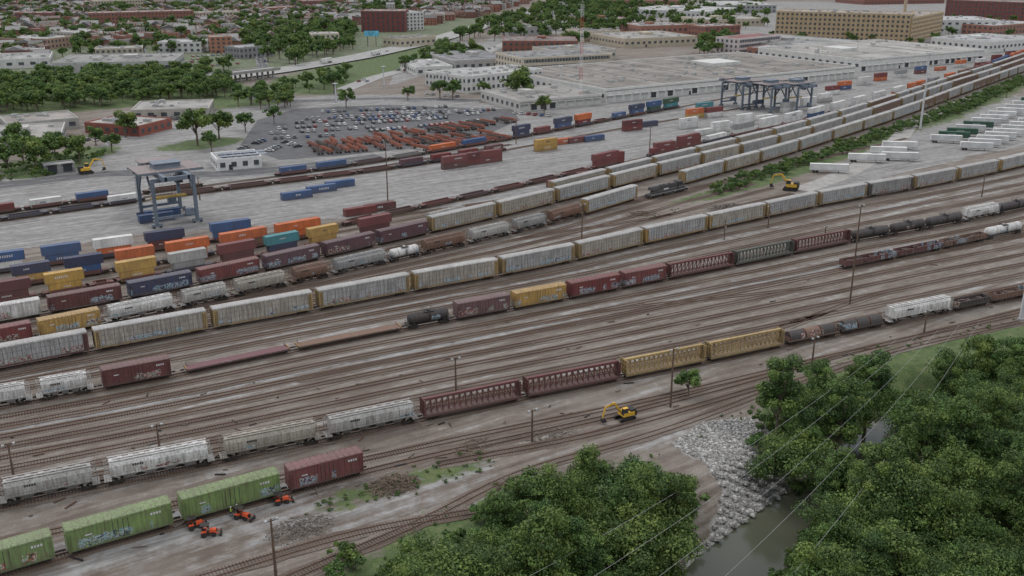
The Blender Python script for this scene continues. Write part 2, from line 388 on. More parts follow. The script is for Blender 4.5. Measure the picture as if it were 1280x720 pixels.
TR['T3']=([(-60,524),(0,514),(121,493),(221,474),(370,441),(507,415),(568,404),(642,391),(711,377),(778,364),(836,352),(920,336),(994,320),(1065,305),(1110,298),(1160,289),(1207,280),(1250,270),(1290,262)],
 [(-50,45,'hop','white'),(47,121,'hop','white'),(126,221,'box','maroon'),(230,368,'flat','mauve'),(370,507,'flat','tan'),(509,568,'tank','black'),(569,642,'box','mauve'),(642,711,'box','yellow'),(711,778,'box','red'),(778,836,'box','red'),
 (836,920,'cb','cred'),(920,994,'cb','cgreen'),(994,1065,'cb','maroon'),(1067,1115,'tank','black'),(1115,1160,'tank','black'),(1160,1206,'tank','black'),(1207,1250,'hop','white'),(1250,1295,'tank','black')])
TR['T3b']=([(1000,350),(1055,339),(1123,326),(1180,313),(1235,303),(1280,292)],
 [(1055,1123,'gon','maroon'),(1123,1180,'gon','maroon'),(1180,1235,'gon','brown'),(1235,1280,'tank','white')])
TR['T4']=([(-60,478),(0,466),(118,443),(265,415),(397,392),(517,367),(626,349),(720,330),(805,308),(885,291),(957,275),(1023,260),(1085,248),(1141,240),(1196,228),(1250,218),(1285,208)],
 [(-35,117,'auto',('silver','maroon')),(118,264,'auto','grack'),(265,396,'auto','grack'),(397,516,'auto','silver'),(517,625,'auto','grack'),(626,720,'auto','silver'),(721,805,'auto','beige'),(805,885,'auto',('silver','yellow')),
 (885,957,'auto','beige'),(957,1022,'auto','silver'),(1023,1084,'auto','silver'),(1085,1141,'auto',('grey','carg')),(1142,1196,'auto','silver'),(1197,1248,'auto','silver'),(1249,1296,'auto','silver')])
TR['T5']=([(-30,442),(0,437),(46,428),(131,411),(224,389),(290,375),(363,359),(415,349),(487,332),(528,320),(585,308),(640,297),(685,285),(730,272),(797,251),(853,233),(905,218),(950,206),(1000,191),(1050,174),(1105,156),(1150,140),(1190,124),(1230,109),(1285,89)],
 [(-40,46,'box','red'),(48,131,'box','yellow'),(133,224,'hop','white'),(226,290,'hop','lgrey'),(292,363,'hop','beige'),(365,415,'hop','brown'),(417,487,'hop','grey'),(488,528,'tank','white'),(528,585,'hop','brown'),(587,640,'hop','lgrey'),(642,685,'hop','grey'),(687,730,'hop','brown'),(731,797,'auto','silver')]+
 [(a,b,'auto',c) for a,b,c in ((853,905,'silver'),(905,950,'beige'),(950,998,'silver'),(998,1040,'silver'),(1040,1078,'beige'),(1078,1115,'grack'),(1115,1150,'silver'),(1150,1184,'brown'),(1184,1216,'silver'),(1216,1248,'brown'),(1248,1282,'silver'))])
TR['T5b']=([(760,262),(812,250),(860,240),(905,228)],[(812,860,'loco','black')])
TR['T6']=([(-30,412),(0,406),(57,397),(157,379),(245,361),(328,344),(403,326),(473,308),(537,295),(622,275),(695,256),(765,238),(825,222),(880,208),(935,195),(990,181),(1040,166),(1090,149),(1140,131),(1190,113),(1235,99),(1285,81)],
 [(-40,57,'box','white'),(60,157,'box','maroon'),(160,245,'box','navy'),(248,328,'box','red'),(330,403,'box','purple'),(405,471,'box','purple'),(473,537,'box','purple'),(538,621,'auto','beige'),(622,694,'auto','beige'),(695,763,'auto','silver')]+
 [(a,b,'auto',c) for a,b,c in ((765,822,'grack'),(823,876,'silver'),(877,925,'beige'),(926,972,'silver'),(973,1014,'grack'),(1015,1053,'silver'),(1054,1090,'silver'),(1091,1125,'brown'),(1126,1158,'silver'),(1159,1190,'silver'),(1191,1220,'brown'),(1221,1250,'silver'),(1251,1285,'brown'))])
TR['T11']=([(600,270),(690,248),(760,229),(815,215),(875,200),(930,186),(985,172),(1035,157),(1085,142),(1135,125),(1185,108),(1235,92),(1285,74)],
 [(a,b,'auto',c) for a,b,c in ((690,758,'beige'),(760,815,'silver'),(817,870,'silver'),(872,920,'grack'),(922,965,'beige'),(967,1008,'silver'),(1010,1047,'silver'),(1049,1084,'silver'),(1086,1119,'brown'),(1121,1152,'silver'),(1154,1183,'silver'),(1185,1212,'rust'),(1214,1240,'silver'),(1242,1285,'brown'))]+[(495,535,'gon','brown'),(536,585,'hop','lgrey')])
TR['T7']=([(400,292),(430,284),(530,262),(590,248),(640,238),(700,225),(760,208),(850,190),(880,181),(935,168),(1000,155),(1050,141),(1100,128),(1160,111),(1220,95),(1285,70)],
 [(a,b,'well',c) for a,b,c in ((430,478,'red'),(479,525,'maroon'),(526,572,'red'),(573,616,'purple'),(617,660,'red'),(661,702,'maroon'),(703,740,'red'))]+
 [(a,b,'cont',c) for a,b,c in ((741,776,('red','red')),(812,845,('red',)),(846,878,('red','red')),(880,914,('white',)),(915,947,('white','grey')),(948,978,('white','white')),(979,1007,('white','white')),(1008,1035,('blue','white')),(1036,1062,('white','white')),
 (1063,1088,('white','white')),(1089,1112,('white','white')),(1113,1135,('orange','white')),(1136,1157,('white','orange')),(1158,1178,('white','grey')),(1179,1198,('orange','orange')),(1199,1217,('brown','brown')),(1218,1240,('red','red')),(1241,1262,('red','blue')),(1263,1285,('red','orange')))])
TR['T8']=([(-80,280),(0,268),(88,257),(178,244),(345,222),(440,210),(535,193),(610,181),(690,166),(760,152),(850,135),(900,125)],
 [(-30,29,'cont',('red',)),(30,88,'cont',('white',)),(89,145,'cont',('blue',)),(180,255,'well','maroon'),(345,391,'cont',('blue',)),(392,440,'cont',('blue',)),(441,487,'well','purple'),(488,533,'well','grey'),(535,575,'cont',('orange',)),(576,613,'cont',('blue',)),
 (614,640,'well','red'),(641,666,'cont',('navy','navy')),(667,692,'cont',('red',)),(693,718,'cont',('blue','navy')),(719,742,'cont',('red','orange')),(743,764,'well','red'),(765,786,'cont',('blue',)),(787,808,'cont',('blue','navy')),(809,829,'cont',('dgreen','blue')),(830,850,'cont',('teal','dgreen'))])
TR['T9']=([(-80,290),(0,278),(130,260),(215,247),(345,231),(430,221),(500,212),(640,188),(740,168)],
 [(-62,-1,'cont',('navy',)),(0,64,'well','navy'),(65,128,'well','navy'),(129,183,'cont',('white',)),(215,279,'well','maroon'),(280,342,'well','maroon'),(343,396,'well','red'),(397,447,'well','red'),(448,496,'well','maroon'),(497,535,'cont',('purple',)),(536,570,'cont',('red',)),(571,603,'cont',('red',)),(604,634,'cont',('maroon',))])
TR['W1']=([(-40,390),(0,383),(53,374),(113,363),(197,350),(262,337),(330,324),(383,313),(430,304),(493,290)],
 [(-35,50,'cont',('maroon','maroon')),(52,116,'cont',('yellow','yellow')),(118,140,'well','red'),(142,205,'cont',('yellow','yellow')),(208,268,'cont',('grey','lgrey')),(270,328,'cont',('maroon','red')),(329,381,'cont',('navy','teal')),(382,430,'cont',('yellow','yellow')),(447,495,'cont',('maroon','red'))])
TR['W2']=([(-40,372),(0,364),(60,354),(110,347),(180,337),(250,325),(340,308),(407,295)],
 [(-45,10,'cont',('red','blue')),(11,74,'cont',('yellow','navy')),(76,140,'cont',('blue','navy')),(141,203,'cont',('white','orange')),(204,271,'cont',('orange','orange')),(273,341,'cont',('brown','orange')),(342,408,'cont',('orange','orange'))])
TR['W3']=([(-40,350),(0,343),(60,335),(125,326),(237,310),(320,297)],
 [(-20,42,'cont',('white','blue')),(48,112,'cont',('blue','blue')),(114,176,'cont',('orange','white')),(178,240,'cont',('maroon','navy')),(260,322,'cont',('blue','blue'))])
PATHS={}
for k,(pix,cars) in TR.items():
    P=Path([G(*q) for q in pix],win=17 if k in('T1','T2','T3','T4') else 25);PATHS[k]=P
    for (u0,u1,t,col) in cars:
        a0=P.a_of_u(u0);a1=P.a_of_u(u1);x0,y0=P.xy(a0);x1,y1=P.xy(a1)
        L=hypot(x1-x0,y1-y0);n=1
        nom=dict(box=18,hop=18,tank=17,cb=24,auto=28,gon=17,flat=27,coil=16,well=20,cont=18,loco=21)[t]
        n=max(1,int(L/nom+.35)) if nom and L>nom*1.45 else 1
        for i in range(n):
            b0=a0+(a1-a0)*i/n;b1=a0+(a1-a0)*(i+1)/n
            X0,Y0=P.xy(b0);X1,Y1=P.xy(b1)
            me=car(t,max(9,hypot(X1-X0,Y1-Y0)-.5),col)
            obj(me,NM[t],((X0+X1)/2,(Y0+Y1)/2,.32),atan2(Y1-Y0,X1-X0))
# ---------------------------------------------------------------- tracks
def trackmat():
    m,nt,b=newmat('ties_and_ballast')
    uv=N(nt,'ShaderNodeUVMap');sp=N(nt,'ShaderNodeSeparateXYZ');L_(nt,uv.outputs[0],sp.inputs[0])
    tie=math_(nt,'LESS_THAN',math_(nt,'FRACT',math_(nt,'MULTIPLY',sp.outputs[0],1/.56)),.45)
    ed=math_(nt,'LESS_THAN',math_(nt,'ABSOLUTE',math_(nt,'SUBTRACT',sp.outputs[1],2.)),1.3)
    v=coords(nt,(1,1,1),rand=False);n1=noise(nt,coords(nt,(30,5,1),PH,False),1.,4);n2=noise(nt,v,3,3)
    bal=ramp(nt,math_(nt,'ADD',math_(nt,'MULTIPLY',n1,.7),math_(nt,'MULTIPLY',n2,.3)),[(.36,(.080,.057,.042)),(.5,(.13,.100,.080)),(.64,(.21,.185,.16))])
    gone=ramp(nt,noise(nt,coords(nt,(50,6,1),PH,False),1.3,4,.7),[(.42,0.),(.6,1.)])
    f=math_(nt,'MULTIPLY',math_(nt,'MULTIPLY',tie,ed),math_(nt,'ADD',math_(nt,'MULTIPLY',gone,.65),.3))
    c=mix(nt,f,bal,(.040,.028,.022))
    L_(nt,c,b.inputs['Base Color']);b.inputs['Roughness'].default_value=.95
    return m
TM=trackmat();RM=plain('rusty_rail',(.12,.07,.048),.5,.3)
TC=[0]
def track(A,Bp,name='railway_track'):
    dzz=(TC[0]*5%9)*.014;TC[0]+=1
    xy=np.array([toxy(a,p) for a,p in zip(A,Bp)]);d=np.gradient(xy,axis=0);d/=np.linalg.norm(d,axis=1)[:,None]
    nn=np.stack([-d[:,1],d[:,0]],1);s=np.concatenate([[0],np.cumsum(np.linalg.norm(np.diff(xy,axis=0),axis=1))])
    n=len(xy);vs=[];fs=[];mi=[];uvs=[]
    wv=np.array([R.uniform(-.25,.25) for _ in range(n)])
    def strip(offs,zs,mat):
        o=len(vs);m=len(offs)
        for i in range(n):
            for j,(off,z) in enumerate(zip(offs,zs)):
                oo=off+(wv[i]*(1 if j==0 else -1) if mat==0 and j in (0,m-1) else 0)
                vs.append((xy[i,0]+nn[i,0]*oo,xy[i,1]+nn[i,1]*oo,z+dzz*(.5 if mat else 1)))
        for i in range(n-1):
            for j in range(m-1):
                q=(o+i*m+j,o+(i+1)*m+j,o+(i+1)*m+j+1,o+i*m+j+1);fs.append(q[::-1]);mi.append(mat)
                uvs.append([(s[i],offs[j]+2),(s[i+1],offs[j]+2),(s[i+1],offs[j+1]+2),(s[i],offs[j+1]+2)][::-1])
    strip([-1.8,-1.35,1.35,1.8],[.01,.07,.07,.01],0)
    for r in (-.72,.72): strip([r-.055,r-.045,r+.045,r+.055],[.05,.27,.27,.05],1)
    me=bpy.data.meshes.new(name);me.from_pydata(vs,[],fs);me.materials.append(TM);me.materials.append(RM)
    me.polygons.foreach_set('material_index',mi);ul=me.uv_layers.new(name='UVMap')
    ul.data.foreach_set('uv',np.array(uvs).reshape(-1));me.update();obj(me,name)
def rng(P,st=6): return np.arange(P.A[0],P.A[-1],st)
for k,P in PATHS.items():
    A=rng(P);track(A,[P.at(a) for a in A])
def between(k1,k2,n,amin,amax,skip=()):
    P,Q=PATHS[k1],PATHS[k2];A=np.arange(amin,amax,6.)
    for i in range(1,n+1):
        if i in skip: continue
        t=i/(n+1);track(A,[P.at(a)*(1-t)+Q.at(a)*t for a in A])
def crossover(k1,k2,t0,t1,a0,a1):
    P,Q=PATHS[k1],PATHS[k2];A=np.arange(a0,a1,4.);B=[]
    for a in A:
        s=(a-a0)/(a1-a0);s=s*s*(3-2*s);t=t0+(t1-t0)*s;B.append(P.at(a)*(1-t)+Q.at(a)*t)
    track(A,B)
aL=toap(*G(-60,560))[0];aR=toap(*G(1300,330))[0]+60
between('T2','T3',8,aL-60,aR)
between('T3','T4',4,aL,toap(*G(1300,240))[0]+60,(1,))
between('T4','T5',5,aL+60,toap(*G(1000,240))[0])
between('T5','T6',2,toap(*G(-60,430))[0],toap(*G(700,265))[0])
between('T8','T9',1,toap(*G(-60,290))[0],toap(*G(640,180))[0])
def au(u,v): return toap(*G(u,v))[0]
crossover('T2','T3',1/9,3/9,au(850,430),au(1150,370));crossover('T2','T3',7/9,5/9,au(700,400),au(1020,350));crossover('T4','T5',1/6,3/6,au(560,340),au(800,290));crossover('T4','T5',5/6,3/6,au(640,310),au(860,270));crossover('T2','T3',2/9,1/9,au(200,570),au(420,530))
def ptrack(pix):
    P=Path([G(*q) for q in pix],0,ext=2,win=9);A=rng(P,4);track(A,[P.at(a) for a in A])
ptrack([(350,728),(450,685),(540,650),(620,600),(700,575),(790,552),(880,522),(960,490),(1060,455),(1150,430),(1290,400)])
ptrack([(-60,690),(60,668),(200,635),(360,595),(500,565),(640,535),(760,512),(900,480),(1000,455),(1130,425),(1290,390)])
ptrack([(250,725),(330,700),(430,668),(540,648),(600,640)])
ptrack([(560,578),(650,562),(740,545),(830,520),(960,482)])
# ---------------------------------------------------------------- ground
def pip(X,Y,poly):
    ins=np.zeros(X.shape,bool);n=len(poly);j=n-1
    for i in range(n):
        xi,yi=poly[i];xj,yj=poly[j]
        c=((yi>Y)!=(yj>Y))&(X<(xj-xi)*(Y-yi)/((yj-yi) if yj!=yi else 1e-9)+xi);ins^=c;j=i
    return ins
def segs(a,b,st): return list(np.arange(a,b,st))
xs=np.array(segs(-4000,-800,160)+segs(-800,-300,20)+segs(-300,-130,6)+segs(-130,170,2)+segs(170,400,6)+segs(400,1000,20)+segs(1000,4001,160))
ys=np.array(segs(20,100,8)+segs(100,300,2)+segs(300,520,4)+segs(520,900,12)+segs(900,2200,50)+segs(2200,9001,300))
X,Y=np.meshgrid(xs,ys)
creek=[G(u,v,-6) for u,v in ((1180,520),(1110,560),(1060,605),(1010,645),(965,680),(925,712),(898,740),(875,780),(855,840))]
D=np.full(X.shape,1e9)
for (x0,y0),(x1,y1) in zip(creek[:-1],creek[1:]):
    t=np.clip(((X-x0)*(x1-x0)+(Y-y0)*(y1-y0))/((x1-x0)**2+(y1-y0)**2),0,1)
    D=np.minimum(D,np.hypot(X-x0-t*(x1-x0),Y-y0-t*(y1-y0)))
tt=np.clip((D-3.2)/14,0,1);Z=-6.5*(1-tt*tt*(3-2*tt))
def zone(poly): return pip(X,Y,[G(*q) for q in poly]).astype(float)
def blur(M,n=2):
    for _ in range(n):
        Q=np.pad(M,1,mode='edge');M=(Q[1:-1,1:-1]*2+Q[:-2,1:-1]+Q[2:,1:-1]+Q[1:-1,:-2]+Q[1:-1,2:])/6
    return M
grass=np.zeros(X.shape);pave=np.zeros(X.shape)
for pl in ([(800,262),(890,238),(1000,198),(1075,174),(1140,152),(1200,126),(1290,90),(1290,106),(1210,144),(1140,167),(1080,190),(1010,216),(900,248)],
 [(350,100),(420,85),(480,70),(560,66),(520,86),(470,100),(380,118)],[(330,112),(345,96),(400,96),(440,112),(400,120)],
 [(0,108),(160,95),(290,100),(370,128),(290,135),(180,133),(0,148)],[(185,190),(230,175),(300,170),(300,180),(230,190)],
 [(400,740),(560,650),(720,600),(830,590),(860,640),(830,740)],[(935,560),(965,480),(1100,435),(1300,405),(1400,740),(940,740),(960,700),(1020,640),(970,590)],
 [(0,205),(80,190),(150,180),(150,190),(60,222),(0,226)]): grass=np.maximum(grass,zone(pl))
grass=np.maximum(grass,.42*zone([(360,720),(420,670),(560,620),(800,560),(840,560),(840,585),(640,640),(480,720)]))
grass=np.maximum(grass,.66*zone([(372,642),(420,612),(500,590),(590,565),(635,572),(600,590),(520,612),(430,642)]))
for pl in ([(-300,350),(0,316),(180,292),(500,268),(700,238),(900,190),(1130,124),(1300,76),(1300,50),(1060,85),(760,120),(640,130),(480,118),(330,122),(150,170),(60,205),(-300,250)],
 [(1000,240),(1060,200),(1150,160),(1290,112),(1290,180),(1150,210),(1050,238)],[(480,110),(520,60),(700,40),(980,45),(1300,60),(1300,5),(700,0),(640,60),(540,90)]):
    pave=np.maximum(pave,zone(pl))
for w,pl in ((.62,[(-60,545),(300,478),(700,393),(1060,322),(1290,282),(1290,296),(1060,337),(700,410),(300,494),(-60,562)]),(.55,[(0,600),(500,508),(900,430),(1290,352),(1290,362),(900,443),(500,522),(0,616)]),
 (.6,[(560,330),(760,290),(800,262),(740,270),(600,305)]),(.58,[(0,476),(520,378),(880,300),(1290,222),(1290,230),(880,308),(520,388),(0,488)]),(.5,[(0,690),(360,600),(640,560),(640,640),(380,690),(200,735),(0,735)]),(.5,[(640,575),(800,540),(960,490),(900,520),(850,560),(700,590)]),(.36,[(-100,760),(1300,400),(1300,200),(-100,450)])):
    pave=np.maximum(pave,w*zone(pl))
rkp=[(838,556),(880,528),(940,522),(968,540),(985,575),(1000,605),(985,640),(945,675),(905,705),(868,700),(885,655),(905,605),(875,575)]
rock=zone(rkp);rock=np.maximum(rock,(D<9)*(Y<230)*(Y>100)*.6)
far=zone([(-900,200),(-200,140),(0,110),(300,95),(480,90),(600,40),(700,-55),(2000,-55),(-3000,-55)])
grass=blur(np.maximum(grass,far*.55)*(1-(rock>.8)));pave=blur(np.maximum(pave*(grass<.9),far*.6));rock=blur(rock,1)
ny,nx=X.shape
verts=np.stack([X,Y,Z],-1).reshape(-1,3)
idx=np.arange(nx*ny).reshape(ny,nx)
faces=np.stack([idx[:-1,:-1],idx[:-1,1:],idx[1:,1:],idx[1:,:-1]],-1).reshape(-1,4)
me=bpy.data.meshes.new('ground');me.from_pydata(verts.tolist(),[],faces.tolist())
ca=me.color_attributes.new('zone','FLOAT_COLOR','POINT')
ca.data.foreach_set('color',np.stack([grass,pave,rock,np.ones_like(rock)],-1).reshape(-1))
m,nt,b=newmat('yard_ground')
at=N(nt,'ShaderNodeAttribute',attribute_name='zone');sp=N(nt,'ShaderNodeSeparateColor');L_(nt,at.outputs['Color'],sp.inputs[0])
v=coords(nt,(1,1,1),rand=False);stv=coords(nt,(60,3.5,1),PH,False);stv2=coords(nt,(14,1.2,1),PH,False)
nb=noise(nt,v,.03,4);nm=noise(nt,v,.3,4,.7);nf=noise(nt,v,2.5,3,.7);ns=noise(nt,stv,1,4,.6);ns2=noise(nt,stv2,1,4,.65)
mixf=math_(nt,'ADD',math_(nt,'MULTIPLY',ns,.45),math_(nt,'ADD',math_(nt,'MULTIPLY',ns2,.3),math_(nt,'MULTIPLY',nm,.25)))
dirt=ramp(nt,mixf,[(.36,(.085,.064,.050)),(.46,(.145,.118,.098)),(.54,(.215,.188,.162)),(.66,(.31,.29,.265))])
dirt=mix(nt,ramp(nt,nf,[(.4,.0),(.7,.45)]),dirt,(.10,.082,.068))
dirt=mix(nt,ramp(nt,nb,[(.5,.0),(.62,.45)]),dirt,(.235,.215,.19))
pv=ramp(nt,math_(nt,'ADD',math_(nt,'MULTIPLY',ns,.5),math_(nt,'MULTIPLY',nm,.5)),[(.35,(.155,.15,.144)),(.5,(.24,.235,.228)),(.65,(.34,.337,.33))])
oil=ramp(nt,noise(nt,coords(nt,(25,2.2,1),PH,False),1.4,4,.7),[(.50,0.),(.64,.75)])
pv=mix(nt,oil,pv,(.12,.112,.105))
gr=ramp(nt,math_(nt,'ADD',math_(nt,'MULTIPLY',nm,.6),math_(nt,'MULTIPLY',nf,.4)),[(.35,(.038,.064,.02)),(.5,(.075,.115,.036)),(.65,(.15,.15,.075))])
rk=ramp(nt,nf,[(.35,(.16,.155,.145)),(.6,(.36,.355,.34))])
def thr(s,n_,amt=.9): return ramp(nt,math_(nt,'ADD',s,math_(nt,'MULTIPLY',math_(nt,'SUBTRACT',n_,.5),amt)),[(.42,0.),(.58,1.)])
c=mix(nt,thr(sp.outputs[1],mixf,1.8),dirt,pv);c=mix(nt,thr(sp.outputs[0],nm,1.3),c,gr);c=mix(nt,thr(sp.outputs[2],nm,.6),c,rk)
weed=math_(nt,'MULTIPLY',ramp(nt,noise(nt,stv2,2.,4,.75),[(.60,0.),(.70,.55)]),math_(nt,'SUBTRACT',1.,sp.outputs[1]))
c=mix(nt,weed,c,(.09,.10,.05))
L_(nt,c,b.inputs['Base Color']);b.inputs['Roughness'].default_value=.95
bp=N(nt,'ShaderNodeBump');bp.inputs['Strength'].default_value=.5;bp.inputs['Distance'].default_value=.3;L_(nt,nf,bp.inputs['Height']);L_(nt,bp.outputs[0],b.inputs['Normal'])
me.materials.append(m);me.update();obj(me,'ground')
# creek water
m,nt,b=newmat('creek_water');b.inputs['Base Color'].default_value=(.08,.085,.06,1);b.inputs['Roughness'].default_value=.1
bp=N(nt,'ShaderNodeBump');bp.inputs['Strength'].default_value=.15;L_(nt,noise(nt,coords(nt,rand=False),1.5,3),bp.inputs['Height']);L_(nt,bp.outputs[0],b.inputs['Normal'])
mb=MB();cr=np.array(creek);vs=[];n=len(cr)
for i in range(n):
    d=cr[min(i+1,n-1)]-cr[max(i-1,0)];d/=np.linalg.norm(d);q=(-d[1],d[0])
    vs+=[(cr[i,0]+q[0]*9,cr[i,1]+q[1]*9,-5.4),(cr[i,0]-q[0]*9,cr[i,1]-q[1]*9,-5.4)]
mb.add(vs,[(2*i,2*i+1,2*i+3,2*i+2) for i in range(n-1)],m);obj(mb.mesh('creek_water'),'creek_water')
def gz(x,y):
    i=min(max(np.searchsorted(ys,y)-1,0),ny-2);j=min(max(np.searchsorted(xs,x)-1,0),nx-2);return float(Z[i,j])
mb=MB();RK=plain('limestone_rock',(.30,.295,.28),.9,.4,1.2);RK2=plain('limestone_rock_light',(.42,.415,.40),.9,.3,1.2);RK3=plain('limestone_rock_dark',(.20,.19,.18),.9,.3,1.2)
poly=[G(*q) for q in rkp]
px=[q[0] for q in poly];py=[q[1] for q in poly];k=0
for _ in range(22000):
    x=R.uniform(min(px),max(px));y=R.uniform(min(py)-6,max(py))
    if not pip(np.array([x]),np.array([y]),poly)[0]: continue
    z=gz(x,y)
    if z<-5.2: continue
    s=.18+.55*R.random()**2.5;mb.box(x,y,z+s*.15,s*R.uniform(.8,1.5),s,s*R.uniform(.5,.9),R.choice([RK,RK,RK2,RK3]),R.uniform(0,3),top=(R.uniform(.3,.8),R.uniform(.3,.8)))
    k+=1
    if k>7500: break
obj(mb.mesh('riprap_rocks'),'riprap_rocks')
def sheet(name,pix,z,mat):
    mb=MB();w=[G(*q) for q in pix];mb.add([(x,y,z) for x,y in w],[tuple(range(len(w)))],mat);me=mb.mesh(name);o=obj(me,name);return o
ASPH=plain('asphalt',(.095,.095,.098),.9,.25,6);CONC=plain('concrete_road',(.30,.295,.285),.9,.15,8)
WL=plain('road_marking_white',(.6,.6,.58),.8,.1)
def ribbon(name,pix,w,z,mat,marks=True):
    P=np.array([G(*q) for q in pix]);s=np.concatenate([[0],np.cumsum(np.linalg.norm(np.diff(P,axis=0),axis=1))])
    S=np.arange(0,s[-1],10);xy=np.stack([np.interp(S,s,P[:,0]),np.interp(S,s,P[:,1])],1)
    for _ in range(6): xy[1:-1]=(xy[:-2]+2*xy[1:-1]+xy[2:])/4
    d=np.gradient(xy,axis=0);d/=np.linalg.norm(d,axis=1)[:,None];nn=np.stack([-d[:,1],d[:,0]],1);mb=MB();n=len(xy)
    def st(o0,o1,zz,mt,dash=False):
        vs=[]
        for i in range(n): vs+=[(*(xy[i]+nn[i]*o0),zz),(*(xy[i]+nn[i]*o1),zz)]
        mb.add(vs,[(2*i,2*i+1,2*i+3,2*i+2)[::-1] for i in range(n-1) if not dash or i%2],mt)
    st(-w/2,w/2,z,mat)
    if marks:
        st(-w/2+.5,-w/2+.75,z+.03,WL);st(w/2-.75,w/2-.5,z+.03,WL);st(-.1,.1,z+.03,WL,True)
        for sg in (-1,1):st(sg*(w/2+.3)-.15,sg*(w/2+.3)+.15,z+.14,CONC)
    obj(mb.mesh(name),name);return xy
sheet('parking_lot',[(300,182),(322,150),(370,136),(480,131),(640,137),(650,150),(600,172),(520,185),(420,195),(350,200)],.05,ASPH)
ribbon('access_road',[(-50,238),(60,226),(150,212),(240,222),(330,215),(480,195)],14,.06,ASPH)
ribbon('street',[(300,118),(360,128),(480,122),(620,126),(760,132)],10,.07,ASPH)
hw=ribbon('highway',[(100,112),(200,106),(265,100),(345,90),(450,72),(540,52),(600,34),(660,17),(730,0),(800,-15)],26,.9,CONC)
rp=ribbon('highway_ramp',[(430,112),(470,96),(530,82),(600,68),(640,52)],12,.08,CONC)
ST=[ribbon('street',q,w_,z_,ASPH) for q,w_,z_ in (([(-60,62),(110,54),(330,52),(450,30),(600,8)],9,.07),([(-60,28),(200,24),(420,18),(560,-4)],8,.07),([(330,90),(322,60),(300,30),(280,0)],8,.13),([(-60,44),(120,42),(300,40),(420,26)],8,.1),([(180,90),(176,60),(168,30),(160,0)],8,.16),([(60,90),(48,60),(30,30),(10,0)],8,.19))]
ribbon('yard_road',[(1000,238),(1060,218),(1125,175),(1135,155),(1220,120),(1290,98)],9,.08,plain('gravel_road',(.30,.29,.27),.9,.2,5),False)
# ---------------------------------------------------------------- trees
def leafmat(name,c,tl=.22):
    m,nt,b=newmat(name);oi=N(nt,'ShaderNodeObjectInfo')
    f=noise(nt,coords(nt,(1,1,1)),.9,1)
    col=ramp(nt,f,[(.3,tuple(x*.6 for x in c)),(.7,tuple(x*1.35 for x in c))])
    col=mix(nt,oi.outputs['Random'],col,mix(nt,.6,col,(c[0]*1.6,c[1]*1.1,c[2]*.9)))
    L_(nt,col,b.inputs['Base Color']);b.inputs['Roughness'].default_value=.7
    tr=N(nt,'ShaderNodeBsdfTranslucent');L_(nt,col,tr.inputs[0]);ms=N(nt,'ShaderNodeMixShader');ms.inputs[0].default_value=tl
    L_(nt,b.outputs[0],ms.inputs[1]);L_(nt,tr.outputs[0],ms.inputs[2]);L_(nt,ms.outputs[0],nt.nodes['Material Output'].inputs[0]);return m
LM=[leafmat('foliage_mid',(.085,.165,.038)),leafmat('foliage_light',(.125,.215,.05)),leafmat('foliage_dark',(.045,.10,.026))]
BARK=plain('bark',(.15,.12,.09),.95,.3)
def tree_mesh(name,h,r,seed,n=5000,leaf=.5,trunk=True,nc=26,vz=.38):
    g=np.random.RandomState(seed);mb=MB()
    d=g.normal(size=(nc,3));d/=np.linalg.norm(d,axis=1)[:,None];d[:,2]=np.where(d[:,2]<-.35,-d[:,2],d[:,2])
    rad=g.uniform(.3,1.08,nc);cz=h*(.6 if trunk else .45);cv=h*(vz if trunk else .42)
    cen=d*rad[:,None]*np.array([r*g.uniform(.8,1.2),r*g.uniform(.8,1.2),cv])+np.array([0,0,cz]);cr_=(.13+.28*g.rand(nc)**1.5)*r
    if trunk:
        mb.cyl((0,0,-.5),(.1,.1,h*.3),r*.075,8,BARK,r*.055);mb.cyl((.1,.1,h*.3),(0,0,h*.7),r*.055,7,BARK,r*.02)
        for i in range(min(14,nc)): mb.cyl((.05,.05,h*g.uniform(.25,.45)),tuple(cen[i]),r*.03,5,BARK,r*.01)
    else:
        for i in range(4): mb.cyl((0,0,0),tuple(cen[i]),.06,4,BARK,.02)
    k=g.choice(nc,n,p=cr_**2/np.sum(cr_**2));q=g.normal(size=(n,3));q/=np.linalg.norm(q,axis=1)[:,None]
    rr=g.uniform(.4,1.3,n)**.75;pos=cen[k]+q*(cr_[k]*rr)[:,None]*np.array([1,1,.72])
    nr=q+g.normal(size=(n,3))*.6+np.array([0,0,.35]);nr/=np.linalg.norm(nr,axis=1)[:,None]
    t=np.cross(nr,g.normal(size=(n,3)));t/=np.linalg.norm(t,axis=1)[:,None];bt=np.cross(nr,t)
    s=leaf*g.uniform(.4,1.2,n)[:,None]
    V=np.stack([pos+t*s*.6,pos+bt*s*.42,pos-t*s*.6,pos-bt*s*.42],1).reshape(-1,3)
    o=len(mb.v);mb.v+=[tuple(x) for x in V.tolist()]
    cm=g.choice([0,0,1,2,2],nc);base=[mb.mi(x) for x in LM]
    lm=cm[k];alt=g.rand(n)<.25;lm=np.where(alt,g.randint(0,3,n),lm)
    mb.f+=[(o+4*i,o+4*i+1,o+4*i+2,o+4*i+3) for i in range(n)];mb.m+=[base[j] for j in lm]
    return mb.mesh(name)
BIG=[tree_mesh('broadleaf',h_,r_,i+1,14000,.37,True,nc_,vz_) for i,(h_,r_,nc_,vz_) in enumerate(((13,5.2,60,.38),(16,4.6,55,.42),(12,6.0,70,.32),(15,5.4,48,.40),(17,4.0,50,.42),(13,5.6,80,.36),(11,4.4,40,.38),(14,6.2,66,.36)))]
MED=[tree_mesh('mid_tree',10,4.2+.5*(i%2),i+20,2200,.76,True,24) for i in range(5)]
SHR=[tree_mesh('shrub',3.2,2.0,i+40,1100,.34,False,14) for i in range(4)]
def inside(poly,x,y): return pip(np.array([x]),np.array([y]),poly)[0]
